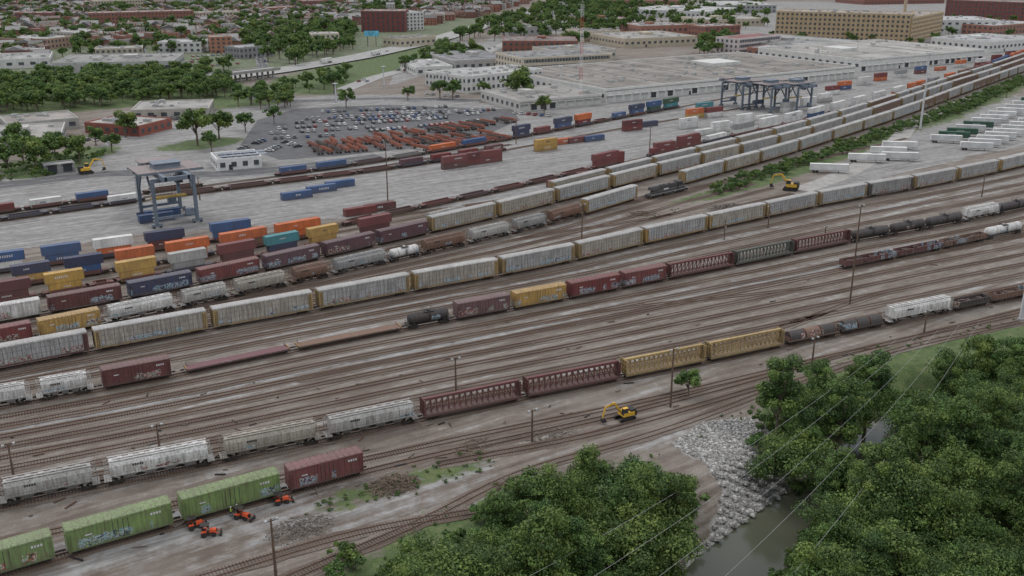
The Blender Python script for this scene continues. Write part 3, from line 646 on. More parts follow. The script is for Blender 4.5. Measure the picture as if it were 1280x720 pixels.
def scatter(pixpoly,z,spacing,fn,jit=.5):
    poly=[G(u,v,z) for u,v in pixpoly];x0=min(q[0] for q in poly);x1=max(q[0] for q in poly);y0=min(q[1] for q in poly);y1=max(q[1] for q in poly)
    y=y0;row=0
    while y<y1:
        x=x0+(row%2)*spacing*.5
        while x<x1:
            xx=x+R.uniform(-jit,jit)*spacing;yy=y+R.uniform(-jit,jit)*spacing
            if inside(poly,xx,yy): fn(xx,yy)
            x+=spacing
        y+=spacing*.87;row+=1
def bigtree(x,y):
    z=gz(x,y)
    if z<-6.2 and R.random()<.8: return
    s=R.uniform(.6,1.08);obj(R.choice(BIG),'deciduous_tree',(x,y,z-.3),R.uniform(0,6.28),(s*R.uniform(.85,1.15),s*R.uniform(.85,1.15),s*R.uniform(.85,1.15)))
F1=[(978,492),(1010,475),(1060,462),(1110,452),(1180,444),(1230,432),(1330,425),(1420,500),(1480,760),(950,800),(945,715),(985,685),(1030,650),(1075,600),(1030,580),(985,575),(965,530)]
scatter(F1,8,6.4,bigtree)
F2=[(600,660),(640,625),(700,600),(770,582),(830,585),(858,600),(850,650),(820,690),(810,780),(420,790),(440,725),(520,700),(590,680)]
scatter(F2,8,6.5,bigtree)
def shrub(x,y): obj(R.choice(SHR),'shrub',(x,y,gz(x,y)-.1),R.uniform(0,6.28),R.uniform(.6,1.4))
for pl,sp_ in (([(945,560),(955,520),(985,480),(1030,600),(1010,590),(970,575)],3.5),([(420,700),(560,680),(600,640),(620,660),(500,740),(380,740)],4),([(840,610),(868,620),(865,650),(850,690),(820,710),(830,640)],3),([(1005,650),(1040,615),(1070,600),(1020,690),(960,740),(945,725)],3.2)): scatter(pl,0,sp_,shrub)
x,y=G(860,496);obj(MED[0],'deciduous_tree',(x,y,0),0,.68)
WD=bpy.data.objects.new('weeds',None);bpy.context.scene.collection.objects.link(WD)
def weed_(x,y):
    if R.random()<.6: obj(R.choice(SHR),'weed_tuft',(x,y,gz(x,y)-.1),R.uniform(0,6),R.uniform(.1,.3),WD)
for pl,sp_ in (([(360,650),(420,610),(600,560),(640,575),(520,620)],2.2),([(400,720),(560,620),(840,555),(840,580),(640,640),(480,720)],3),([(640,600),(860,540),(960,490),(940,530),(860,565)],3.5),([(900,250),(780,290),(760,300),(800,270)],4),([(1000,455),(1280,395),(1280,402),(1000,465)],2.5)): scatter(pl,0,sp_,weed_)
def dt(u,v,s):
    x,y=G(u,v);obj(R.choice(MED),'deciduous_tree',(x,y,0),R.uniform(0,6),s)
for u,v,s in ((247,182,1.9),(274,174,1.6),(157,172,1.3),(433,135,1.2),(418,118,1.5),(405,112,1.3),(510,126,1.),(550,124,1.2),(566,125,1.3),(655,125,1.9),(640,120,1.4),(605,118,.9),(680,142,1.1),(343,155,1.),(307,165,1.),(30,205,1.5),(45,214,1.4),(62,206,1.3),(12,216,1.3),(100,205,1.2),(85,198,1.1),(1258,122,.8),(120,182,.9),(20,190,1.3),(70,196,1.2),(140,190,1.),(265,190,1.)): dt(u,v,s)
def mass(name):
    e=bpy.data.objects.new(name,None);bpy.context.scene.collection.objects.link(e);return e
MS=mass('distant_tree_mass')
def mt(a,b):
    def f(x,y):
        if R.random()<.85: obj(R.choice(MED),'tree_clump',(x,y,0),R.uniform(0,6),R.uniform(a,b),MS)
    return f
for pl,sp_,a,b in (([(-60,112),(60,103),(160,98),(285,104),(290,122),(180,132),(0,142),(-60,148)],9,.8,1.3),([(292,118),(370,126),(365,138),(300,138)],9,.9,1.2),
 ([(300,45),(420,30),(450,45),(440,66),(380,84),(350,84),(310,70)],15,1.,1.6),([(560,56),(640,20),(700,4),(800,4),(790,36),(720,60),(640,50)],22,1.,1.6),
 ([(-60,80),(330,62),(330,0),(-60,0)],22,.8,1.5),([(330,40),(470,20),(620,12),(700,-5),(330,-8)],23,.9,1.5),([(480,92),(560,66),(620,68),(560,84)],12,.8,1.4),([(345,112),(430,92),(470,84),(440,104),(380,118)],15,.6,1.1),
 ([(700,40),(960,36),(960,0),(780,0)],28,.8,1.4),([(870,75),(910,70),(920,48),(880,50)],15,.9,1.3),([(960,60),(1290,58),(1290,20),(960,30)],40,.7,1.1),([(1080,2),(1290,2),(1290,-20),(1000,-20)],45,.9,1.4),
 ([(0,98),(60,95),(240,96),(300,88),(300,80),(240,92),(60,98)],13,.7,1.2),([(-60,-2),(1290,-2),(1290,-14),(-60,-14)],45,1.,1.7)): scatter(pl,0,sp_,mt(a,b))
SB=mass('trackside_bushes')
def sb(x,y): obj(R.choice(SHR),'bush_clump',(x,y,0),R.uniform(0,6),R.uniform(.6,1.4),SB)
scatter([(890,238),(1000,198),(1075,174),(1140,152),(1200,128),(1290,92),(1290,102),(1210,140),(1140,162),(1080,184),(1000,212),(900,246)],0,4.2,sb)
scatter([(150,190),(60,222),(-40,232),(-40,220),(80,196)],0,6,sb)
# ---------------------------------------------------------------- buildings
def wallm(col,k='wall'): return plain(k+str(tuple(round(c,2) for c in col)),col,.85,.14,3)
def roofm(col):
    nm_='roof'+str(tuple(round(c,2) for c in col))
    if nm_ in MATS: return MATS[nm_]
    m,nt,b=newmat(nm_);v=coords(nt,(1,1,1));a=noise(nt,v,.06,4,.7);p=noise(nt,coords(nt,(1,30,1)),.15,3)
    c=ramp(nt,math_(nt,'ADD',math_(nt,'MULTIPLY',a,.7),math_(nt,'MULTIPLY',p,.3)),[(.35,tuple(x*.6 for x in col)),(.5,col),(.62,tuple(min(1,x*1.3) for x in col))])
    L_(nt,c,b.inputs['Base Color']);b.inputs['Roughness'].default_value=.9;MATS[nm_]=m;return m
def building(name,pa,pb,depth,h,wall,roof=(.25,.25,.25),floors=1,step=5,style='win',units=4):
    ax,ay=G(*pa);bx,by=G(*pb);W=hypot(bx-ax,by-ay);ang=atan2(by-ay,bx-ax);mb=MB()
    WM=wallm(wall);RF=roofm(roof);TRM=wallm(tuple(min(.7,c*1.1+.02) for c in wall),'trim')
    mb.box(W/2,depth/2,h/2,W,depth,h,WM)
    mb.box(W/2,depth/2,h+.1,W-1,depth-1,.2,RF)
    for y in (.25,depth-.25): mb.box(W/2,y,h+.35,W+.1,.5,.7,TRM)
    for x in (.25,W-.25): mb.box(x,depth/2,h+.35,.5,depth-1,.7,TRM)
    fh=h/floors
    def face(n,put):
        for f in range(floors):
            z=f*fh+fh*.52
            for i in range(n): put(i,z)
    n=max(1,int(W/step));ww=W/n*.46;wh=min(fh*.5,2.2)
    GL=plain('window_grey_glass',(.06,.07,.08),.3,.4,3)
    if style=='dock':
        DW=plain('dock_door',(.45,.45,.43),.6,.2)
        for i in range(n):
            mb.box((i+.5)*W/n,-.06,2.2,W/n*.6,.12,3.2,DW if R.random()<.7 else DARK);mb.box((i+.5)*W/n,-.5,4.4,W/n*.8,1.0,.15,TRM)
        mb.box(W/2,-.05,h-.9,W,.1,.4,RF)
    elif style=='ribbon':
        for f in range(floors): mb.box(W/2,-.04,f*fh+fh*.55,W*.94,.08,min(fh*.55,2.4),GL)
        for i in range(n*2+1): mb.box(i*W/n/2*.98+W*.01,-.1,h/2,.3,.12,h-.4,WM)
    else:
        face(n,lambda i,z:(mb.box((i+.5)*W/n,-.04,z,ww,.08,wh,GL),mb.box((i+.5)*W/n,-.08,z-wh/2-.1,ww+.3,.16,.18,TRM)))
    nd=max(1,int(depth/step));wd=depth/nd*.42
    for sx in (-.04,W+.04): face(nd,lambda i,z:mb.box(sx,(i+.5)*depth/nd,z,.08,wd,wh,GL))
    mb.box(W*.3,-.09,1.2,1.6,.14,2.4,DARK)
    UN=plain('roof_unit',(.34,.34,.33),.6,.3)
    if depth>40 and h<12:
        mb.box(W*R.uniform(.2,.7),depth*.55,h+1.4,W*.12,depth*.2,2.4,WM);
        for k in range(int(W/22)): mb.box(8+k*22,depth*.5,h+.3,.3,depth-4,.2,RF)
    for i in range(units*2):
        ux,uy=R.uniform(.06,.94)*W,R.uniform(.12,.88)*depth;s=R.uniform(.8,2.6);mb.box(ux,uy,h+.2+s*.3,s*1.4,s,s*.6,UN);mb.box(ux,uy,h+.2+s*.65,s*.6,s*.6,s*.12,GALV)
    return obj(mb.mesh(name),name,(ax,ay,0),ang)
WH=(.52,.52,.50);CR=(.46,.41,.33);BR=(.22,.095,.07);GR=(.3,.3,.29);RBR=(.27,.135,.10);TN=(.40,.35,.27)
building('freight_warehouse',(757,129),(1068,97),120,8,WH,(.205,.19,.17),1,7,'dock',40)
building('freight_warehouse',(1075,90),(1228,76),110,9,WH,(.30,.29,.27),1,7,'dock',14)
building('loading_dock_building',(650,140),(752,131),50,6,(.42,.41,.39),(.25,.24,.225),1,6,'dock',8)
building('office_building',(583,117),(678,106),34,10.5,WH,(.33,.33,.32),2,4,'win',8)
building('office_building',(532,107),(575,114),38,9,WH,(.36,.35,.34),2,4,'win',4)
building('factory_building',(652,97),(765,90),45,13.5,CR,(.20,.20,.20),3,5,'ribbon',10)
building('factory_building',(628,66),(722,66),50,10,BR,(.19,.15,.14),2,5,'win',6)
building('industrial_building',(568,90),(642,86),70,8,(.33,.32,.31),(.19,.19,.195),1,6,'win',6)
building('industrial_building',(520,95),(566,93),50,6,WH,(.34,.34,.33),1,6,'win',3)
building('brick_mill_building',(968,48),(1135,54),45,27,(.45,.345,.215),(.27,.24,.21),6,4.6,'win',12)
building('brick_mill_building',(1137,54),(1176,44),30,24,(.41,.31,.19),(.27,.24,.21),6,4.6,'win',3)
building('warehouse_building',(1172,42),(1245,42),60,14,WH,(.36,.36,.36),2,8,'win',6)
building('brick_factory_building',(1180,24),(1300,30),60,24,(.17,.065,.055),(.2,.17,.15),5,5,'win',6)
building('office_building',(922,68),(975,62),25,13,(.5,.45,.44),(.22,.10,.09),3,5,'ribbon',3)
building('brick_building',(958,72),(1000,66),20,7,RBR,(.3,.3,.3),1,6,'win',2)
for pa,pb,d,h,w,r in (((785,20),(880,24),110,9,WH,(.38,.38,.37)),((880,34),(955,32),60,8,TN,(.32,.31,.30)),((740,34),(790,32),60,8,BR,(.27,.25,.24)),((900,16),(970,16),120,10,GR,(.36,.36,.35)),((760,8),(850,8),120,9,RBR,(.30,.29,.28)),
 ((1080,6),(1180,4),80,12,BR,(.3,.28,.27)),((1000,70),(1070,62),90,8,GR,(.25,.25,.24)),((780,60),(870,56),70,8,TN,(.28,.27,.25)),((700,78),(770,74),50,8,(.4,.38,.34),(.20,.20,.20)),((1235,66),(1300,60),60,9,WH,(.33,.33,.33)),((1240,45),(1300,40),60,10,RBR,(.35,.35,.35)),((730,52),(775,50),40,9,TN,(.2,.18,.17)),((800,44),(860,42),50,9,RBR,(.26,.25,.24)),((880,46),(925,44),30,10,BR,(.3,.28,.26)),((640,46),(690,44),30,9,GR,(.25,.24,.23)),((500,60),(545,56),26,8,TN,(.2,.19,.18))):
    building('industrial_building',pa,pb,d,h,w,r,1 if h<10 else 2,6,'win',8)
building('brick_workshop',(107,166),(175,171),26,5,(.24,.08,.06),(.34,.33,.31),1,5,'win',5)
building('industrial_building',(165,150),(262,147),34,5,(.36,.34,.3),(.29,.28,.265),1,6,'win',5)
building('industrial_building',(-20,190),(78,184),42,5,(.42,.41,.39),(.28,.265,.25),1,6,'dock',5)
building('industrial_building',(10,168),(100,160),30,5,(.3,.3,.28),(.24,.22,.2),1,6,'win',5)
gate=building('gate_office_building',(272,214),(328,209),16,4.6,(.6,.6,.59),(.30,.30,.30),1,4,'win',0)
for i in range(2):
    mb=MB();SP=plain('solar_panel',(.03,.05,.09),.2,.3)
    for k in range(6): mb.box(4+k*3.4,4.5+i*6,5.35,3.0,4.0,.12,SP)
    obj(mb.mesh('solar_array'),'solar_array',parent=gate)
building('garage_building',(57,219),(95,215),8,3.4,(.2,.2,.19),(.3,.3,.3),1,5,'dock',0)
building('warehouse_building',(67,93),(218,90),60,8,(.38,.38,.37),(.22,.215,.205),1,8,'win',14)
building('warehouse_building',(-40,88),(64,84),50,7,WH,(.26,.26,.25),1,8,'win',6)
building('commercial_building',(198,66),(252,66),30,9,WH,(.33,.33,.33),2,5,'win',3)
building('brick_apartment_building',(264,67),(291,66),18,14,(.33,.16,.105),(.25,.24,.23),4,4,'win',2)
building('brick_apartment_building',(113,36),(243,32),30,17,(.25,.11,.08),(.25,.23,.22),4,4,'win',6)
building('brick_factory_building',(452,40),(507,40),40,22,(.18,.06,.055),(.25,.22,.2),5,5,'win',4)
building('office_building',(508,38),(530,37),40,19,(.5,.5,.49),(.35,.35,.35),5,4,'win',2)
building('commercial_building',(391,61),(425,60),22,13,(.46,.41,.32),(.35,.34,.33),3,4,'win',2)
building('commercial_building',(0,60),(60,62),40,9,(.32,.22,.17),(.30,.30,.29),2,5,'win',4)
building('commercial_building',(60,52),(110,56),40,10,(.42,.4,.36),(.30,.30,.29),2,5,'win',4)
building('brick_apartment_building',(335,22),(372,20),22,12,(.27,.12,.085),(.3,.28,.27),3,4,'win',2)
building('brick_apartment_building',(20,30),(66,30),24,13,(.24,.10,.08),(.28,.26,.25),3,4,'win',2)
building('brick_apartment_building',(250,30),(300,28),24,13,TN,(.28,.26,.25),3,4,'win',2)
building('brick_apartment_building',(380,14),(430,12),24,14,(.22,.10,.075),(.28,.26,.25),3,4,'win',2)
building('brick_apartment_building',(120,14),(180,12),24,14,TN,(.28,.26,.25),3,4,'win',2)
building('commercial_building',(300,74),(342,70),22,9,(.22,.22,.22),(.28,.28,.28),2,4,'win',2)
building('commercial_building',(120,74),(180,72),22,8,(.36,.32,.26),(.30,.29,.28),2,4,'win',3)
building('commercial_building',(10,76),(58,74),22,8,(.40,.38,.34),(.26,.26,.25),2,4,'win',3)
def house_mesh(k):
    mb=MB();w=R.uniform(7,16);d=R.uniform(9,16);h=R.choice([6.2,8.2,9.2]);wc=R.choice([(.23,.11,.08),(.19,.09,.07),(.28,.16,.12),(.42,.38,.32),(.38,.38,.36),(.27,.12,.09),(.24,.11,.085),(.36,.31,.25),(.30,.29,.27)])
    WM=wallm(wc);RF=wallm(R.choice([(.13,.125,.125),(.20,.195,.19),(.25,.245,.24),(.16,.12,.105),(.14,.135,.13)]),'hroof')
    mb.box(0,0,h/2,w,d,h,WM)
    if k%3:
        rh=R.uniform(2,3.4);mb.add([(-w/2-.3,-d/2-.4,h),(w/2+.3,-d/2-.4,h),(w/2+.3,d/2+.4,h),(-w/2-.3,d/2+.4,h),(0,-d/2-.4,h+rh),(0,d/2+.4,h+rh)],[(0,1,4),(2,3,5),(1,2,5,4),(3,0,4,5),(3,2,1,0)],RF)
    else:
        mb.box(0,0,h+.1,w-.8,d-.8,.2,RF)
        for s in (-1,1): mb.box(0,s*(d/2-.15),h+.3,w+.1,.3,.6,WM);mb.box(s*(w/2-.15),0,h+.3,.3,d-.7,.6,WM)
    mb.box(w*.3,d*.2,h+1.6,.9,.9,3.2,wallm((.22,.10,.075)))
    mb.box(-w*.1,d/2+2.2,1.7,w*.6,4.4,3.4,WM);mb.box(-w*.1,d/2+2.2,3.5,w*.62,4.6,.2,RF)
    n=max(2,int(w/3));LW=wallm((.5,.5,.48),'winframe')
    for f in range(2 if h<9 else 3):
        for i in range(n):
            for s in (-1,1):
                mb.box(-w/2+(i+.5)*w/n,s*(d/2+.03),1.7+f*2.8,1.3,.06,1.8,LW);mb.box(-w/2+(i+.5)*w/n,s*(d/2+.06),1.7+f*2.8,1.0,.06,1.5,DARK)
        for i in range(3):
            for s in (-1,1): mb.box(s*(w/2+.03),-d/2+(i+.5)*d/3,1.7+f*2.8,.08,1.1,1.6,DARK)
    mb.box(0,-d/2-.06,1.1,1.1,.14,2.2,wallm((.4,.38,.34)));mb.box(0,-d/2-.9,.2,2,1.6,.4,CONC)
    return mb.mesh('brick_house')
HM=[house_mesh(i) for i in range(24)]
def hs(x,y):
    if R.random()<.85: obj(R.choice(HM),'brick_house',(x,y,0),R.choice([.25,.25+pi/2,-.1])+R.uniform(-.05,.05),R.uniform(.9,1.2))
for pl,sp_ in (([(-60,50),(110,48),(110,10),(-60,10)],20),([(110,14),(250,10),(460,12),(450,-12),(-60,-12),(-60,10)],23),([(250,62),(330,60),(450,30),(450,10),(250,12)],20),([(110,60),(200,60),(250,45),(250,38),(110,40)],18),([(530,34),(600,22),(660,4),(700,-12),(450,-12),(460,12),(530,14)],22),([(700,-2),(1080,-2),(1080,-16),(720,-16)],34),([(1080,0),(1300,0),(1300,-14),(1080,-14)],34),([(-60,80),(60,78),(60,64),(-60,64)],22),([(110,36),(250,34),(250,14),(110,14)],22)): scatter(pl,0,sp_,hs,.2)
mb=MB();mb.cyl((0,0,0),(0,0,48),2.2,12,wallm((.42,.33,.24)),1.5);mb.cyl((0,0,46.5),(0,0,47.5),1.9,12,wallm((.3,.2,.15)));x,y=G(1128,38);obj(mb.mesh('factory_chimney'),'factory_chimney',(x,y,0))
# ---------------------------------------------------------------- cars / trucks / trailers
def carmesh(col):
    mb=MB();P=plain('car_paint'+str(col),col,.3,.05)
    mb.box(0,0,.62,4.5,1.8,.55,P,top=(.97,.94));mb.box(-.2,0,1.15,2.6,1.62,.55,DARK,top=(.72,.86));mb.box(-.2,0,1.44,1.85,1.36,.06,P)
    mb.box(1.6,0,.9,1.2,1.6,.08,P)
    for sx in (-1.4,1.4):
        for sy in (-.9,.72): mb.cyl((sx,sy,.33),(sx,sy+.18,.33),.33,10,STEEL)
    return mb.mesh('parked_car')
CARM=[carmesh(c) for c in ((.6,.6,.6),(.04,.04,.045),(.3,.31,.32),(.12,.12,.13),(.25,.03,.03),(.04,.08,.2),(.5,.5,.48))]
def row(u0,v0,u1,v1,fn,sp_):
    x0,y0=G(u0,v0);x1,y1=G(u1,v1);L=hypot(x1-x0,y1-y0);n=int(L/sp_);a=atan2(y1-y0,x1-x0)
    for i in range(n): fn(x0+(x1-x0)*(i+.5)/n,y0+(y1-y0)*(i+.5)/n,a)
def pc(x,y,a):
    if R.random()<.78: obj(R.choice(CARM),'parked_car',(x,y,.07),a+pi/2+R.uniform(-.06,.06))
for q in ((335,168,470,160),(345,162,560,148),(360,155,600,143),(380,150,610,140),(395,146,620,138),(400,141,560,134),(340,174,420,170),(460,165,600,152)): row(*q,pc,3.1)
row(335,190,352,182,pc,3.1);row(300,188,330,176,pc,3.2);row(355,178,378,186,pc,3.2)
for q in ((980,74,1060,64),(1000,52,1120,58),(870,92,900,84),(80,176,150,176),(225,80,260,76),(230,86,300,80),(0,74,60,74),(20,98,70,96),(640,142,690,146),(1030,95,1060,90),(200,148,260,152),(225,72,300,68),(225,76,300,72),(350,64,388,60),(700,104,750,100),(530,118,575,122)): row(*q,pc,4.2)
for xy in ST:
    for j in range(1,len(xy)-1):
        d=xy[j+1]-xy[j];a=atan2(d[1],d[0])
        for s in (-1,1):
            if R.random()<.5: obj(R.choice(CARM),'parked_car',(xy[j][0]-sin(a)*3.1*s,xy[j][1]+cos(a)*3.1*s,.2),a)
def chassis(c):
    mb=MB();P=paint(c,0,.3)
    for z in (0,.55,1.1):
        for sy in (-.45,.45): mb.box(0,sy,1.2+z,12,.16,.28,P)
        for k in range(6): mb.box(-5.8+k*2.3,0,1.2+z,.16,2.4,.2,P)
    for sx in (-4.8,-3.5):
        for sy in (-1.1,.8): mb.cyl((sx,sy,.5),(sx,sy+.3,.5),.5,10,STEEL)
    mb.box(3.6,0,.6,.15,1.4,1.0,STEEL);return mb.mesh('container_chassis')
CHM=[chassis((.42,.12,.06)),chassis((.34,.09,.05)),chassis((.42,.12,.06)),chassis((.10,.08,.075))]
def ch(x,y,a):
    if R.random()<.8: obj(R.choice(CHM),'container_chassis',(x,y,.07),a+radians(100)+R.uniform(-.06,.06))
for q in ((375,186,470,178),(380,193,500,184),(470,173,600,160),(500,181,620,167),(520,188,640,172),(560,161,640,152),(400,180,500,176)): row(*q,ch,4.2)
def trailer(col):
    mb=MB();cont_parts(mb,14.6,1.2,col,2.55,2.75,ru=.08)
    mb.box(0,0,1.05,14.4,1.0,.25,STEEL)
    for sx in (-5.8,-4.5):
        for sy in (-1.15,.75): mb.cyl((sx,sy,.5),(sx,sy+.4,.5),.5,10,STEEL)
    for sy in (-.8,.8): mb.box(3.6,sy,.6,.15,.15,1.2,STEEL)
    return mb.mesh('semi_trailer')
TRL=[trailer(c) for c in ('white','white','white','dgreen','lgrey')]
for u,v in ((1036,216),(1083,203),(1110,194),(1124,187),(1124,201)): x,y=G(u,v);obj(TRL[0],'semi_trailer',(x,y,0),radians(-8),(1.1,1,1))
for i in range(13):
    u=1172+i*10;v=183-i*4.4
    for k,off in enumerate(((0,0),(48,5))):
        if R.random()<.95: x,y=G(u+off[0],v+off[1]);obj(TRL[3] if R.random()<.15 else TRL[i%3],'semi_trailer',(x,y,0),radians(-14)+R.uniform(-.02,.02))
def cstack(u,v,cols,a=PH,L=12.2):
    x,y=G(u,v);mb=MB();z=0
    for c in cols: cont_parts(mb,L,z,c);z+=2.78
    obj(mb.mesh('shipping_container_stack'),'shipping_container_stack',(x,y,.08),a)
for u,v,c in ((371,248,('blue',)),(402,240,('blue',)),(425,234,('blue',)),(568,210,('maroon','red')),(590,206,('red','maroon')),(612,203,('red','red')),(578,201,('red',)),(682,188,('yellow','yellow')),(703,180,('orange',)),(722,178,('red',)),(742,176,('blue',)),
 (765,206,('red','red')),(830,192,('red','red')),(862,184,('red','red')),(790,163,('red','maroon')),(868,148,('yellow','orange')),(880,140,('dgreen','teal')),(892,146,('white','red')),(810,158,('navy',)),(700,232,('red',)),(735,222,('maroon',)),(196,276,('blue',)),(204,271,('blue',)),(900,165,('white','white')),(1040,118,('white','red')),(1055,112,('blue','orange')),(1080,106,('white','white')),(1100,101,('orange','red')),(1125,97,('white','grey')),(1150,92,('red','blue')),(1175,88,('orange',)),(1200,84,('white','orange')),(880,168,('white',)),(905,160,('white',)),
 (930,155,('white','white')),(955,150,('white',)),(985,140,('white','lgrey')),(1010,133,('white','white')),(1030,128,('lgrey','white')),(1225,82,('red','white')),(1245,77,('red','red')),(1262,72,('blue','red')),(860,160,('white','white')),(450,268,('red',)),(475,263,('maroon',))): cstack(u,v,c)
# ---------------------------------------------------------------- gantry crane
def crane():
    mb=MB();P=plain('crane_blue_grey',(.13,.16,.20),.6,.2);RF=plain('crane_roof_plate',(.23,.19,.185),.7,.2);hh=17
    for sx in (-7,7):
        for sy in (-10,10):
            mb.box(sx,sy,hh/2+.8,1.1,1.1,hh-1.6,P);mb.box(sx,sy,1.0,3.6,.8,.9,P)
            for k in (-1.2,1.2): mb.cyl((sx+k,sy-.35,.6),(sx+k,sy+.35,.6),.6,12,STEEL)
        mb.beam((sx,-10,9),(sx,-4,hh),.6,P);mb.beam((sx,10,9),(sx,4,hh),.6,P)
    for sy in (-10,10):
        mb.box(0,sy,3.2,14,.8,.9,P);mb.box(0,sy,hh-.6,14,1.0,1.2,P);mb.box(4.4,sy*1.09,4.6,3,1.8,2.2,P)
        for k in range(12): mb.box(-7.9,sy,1.5+k*1.2,.6,.9,.08,GALV)
        for k in (-7.5,7.5): mb.beam((-7.9,sy,1.2),(-7.9,sy,hh),.1,GALV)
    for sx in (-4.2,4.2):
        mb.box(sx,0,hh+.8,1.3,32,1.7,P)
        for k in range(17): mb.box(sx*1.25,-16+k*2,hh+2.2,.06,.06,1.1,GALV)
        mb.box(sx*1.25,0,hh+2.7,.06,32,.06,GALV)
    for sy in (-15.5,15.5): mb.box(0,sy,hh+.8,8.4,1.0,1.4,P)
    mb.box(0,-2,hh+2.0,22,14,.4,RF);mb.box(0,-2,hh+1.5,22.4,.6,.8,P);mb.box(0,-9,hh+1.7,22.4,.4,.6,P);mb.box(0,5,hh+1.7,22.4,.4,.6,P);mb.box(0,-2,hh+3,9,6,1.8,P);mb.box(0,-2,hh+4.05,9.6,6.6,.25,P)
    for k in range(12): mb.box(-10.8+k*1.96,-9,hh+2.75,.06,.06,1.,GALV);mb.box(-10.8+k*1.96,5,hh+2.75,.06,.06,1.,GALV)
    mb.box(0,-9,hh+3.2,22,.06,.06,GALV);mb.box(0,5,hh+3.2,22,.06,.06,GALV)
    mb.box(0,11,hh+2.4,12,7,.3,RF)
    mb.box(3,-6,hh-1.6,2.4,2.6,2.4,P);mb.box(3,-7.33,hh-1.8,2.0,.08,1.6,DARK)
    for sx in (-2,2):
        for sy in (-4,0): mb.cyl((sx,sy,hh+1),(sx,sy,9),.05,4,STEEL)
    mb.box(0,-2,8.7,12.,2.4,.5,plain('spreader_yellow',(.5,.33,.05),.6))
    return mb.mesh('container_gantry_crane')
CM=crane()
for u,v,a in ((212,274,PH),(923,134,PH),(958,138,PH),(990,137,PH)): x,y=G(u,v);obj(CM,'container_gantry_crane',(x,y,.1),a,1.0 if u<300 else .85)
WOOD=plain('creosote_wood',(.12,.08,.055),.9,.3)
def pole(u,v,h,kind='light'):
    x,y=G(u,v);mb=MB()
    if kind=='light':
        mb.cyl((0,0,0),(0,0,h),.26,8,WOOD,.15)
        mb.box(0,0,h-.4,2.2,.12,.12,STEEL)
        for k in (-.9,.9): mb.box(k,-.2,h-.15,.45,.45,.3,GALV)
        for k in range(int(h/1.2)): mb.box(.3,0,1+k*1.2,.3,.05,.05,STEEL)
        n='yard_light_pole'
    elif kind=='util':
        mb.cyl((0,0,0),(0,0,h),.19,8,WOOD,.12);mb.box(0,0,h-.7,2.6,.12,.14,WOOD);mb.box(0,0,h-1.8,2.0,.12,.14,WOOD)
        for k in (-1.2,-.5,.5,1.2): mb.cyl((k,0,h-.6),(k,0,h-.3),.07,6,GALV)
        mb.cyl((.35,0,h-3.2),(.35,0,h-2.3),.25,10,GALV);n='utility_pole'
    else:
        GM=plain('galv_mast',(.5,.51,.52),.5,.1)
        mb.cyl((0,0,0),(0,0,h),.55,12,GM,.3);mb.cyl((0,0,h-.6),(0,0,h-.3),1.3,12,GM)
        for k in range(6): t=k*pi/3;mb.box(1.5*cos(t),1.5*sin(t),h-.5,.6,.5,.4,GALV,t)
        mb.cyl((0,0,0),(0,0,.5),.9,12,CONC);n='high_mast_light'
    return obj(mb.mesh(n),n,(x,y,0),PH)
for q in ((1062,381,28),(485,257,25),(727,303,13),(838,509,13.5),(570,492,8.5),(200,565,6),(665,552,7),(1015,456,7),(345,722,10.5),(18,600,7.5),(812,187,11),(1227,246,10),(1155,416,6),(1030,305,6),(960,285,8),(645,180,12),(250,250,9)): pole(*q)
for q in ((1150,162,40,'mast'),(1276,400,20,'mast'),(905,300,7,'util'),(560,118,14,'mast'),(480,108,14,'mast'),(700,112,16,'mast'),(420,128,12,'mast'),(1070,78,18,'mast')): pole(*q)
mb=MB();h=59
RW=[plain('mast_red',(.45,.10,.07),.6,.1),plain('mast_white',(.65,.65,.65),.6,.1)]
for k in range(40):
    z0=k*h/40;z1=(k+1)*h/40;mm=RW[(k//5)%2]
    cs=[(1.2*cos(t),1.2*sin(t)) for t in (0,2.094,4.189)]
    for i in range(3):
        a,c=cs[i],cs[(i+1)%3];mb.beam((*a,z0),(*a,z1),.13,mm);mb.beam((*a,z0),(*c,z1),.06,mm);mb.beam((*a,z1),(*c,z1),.06,mm)
x,y=G(725,130);obj(mb.mesh('radio_mast'),'radio_mast',(x,y,0))
mb=MB();WR=plain('wire_aluminium',(.33,.33,.33),.5,.1)
for k in range(5):
    p=G(1120+k*26,430-k*6,12);q=G(560+k*95,800,12)
    P0=np.array([*p,13.]);P1=np.array([*q,15.]);prev=None
    for i in range(25):
        t=i/24;w=P0*(1-t)+P1*t;w[2]-=4*3.0*t*(1-t)
        if prev is not None: mb.cyl(prev,w,.022,4,WR)
        prev=w.copy()
obj(mb.mesh('power_line_wires'),'power_line_wires')
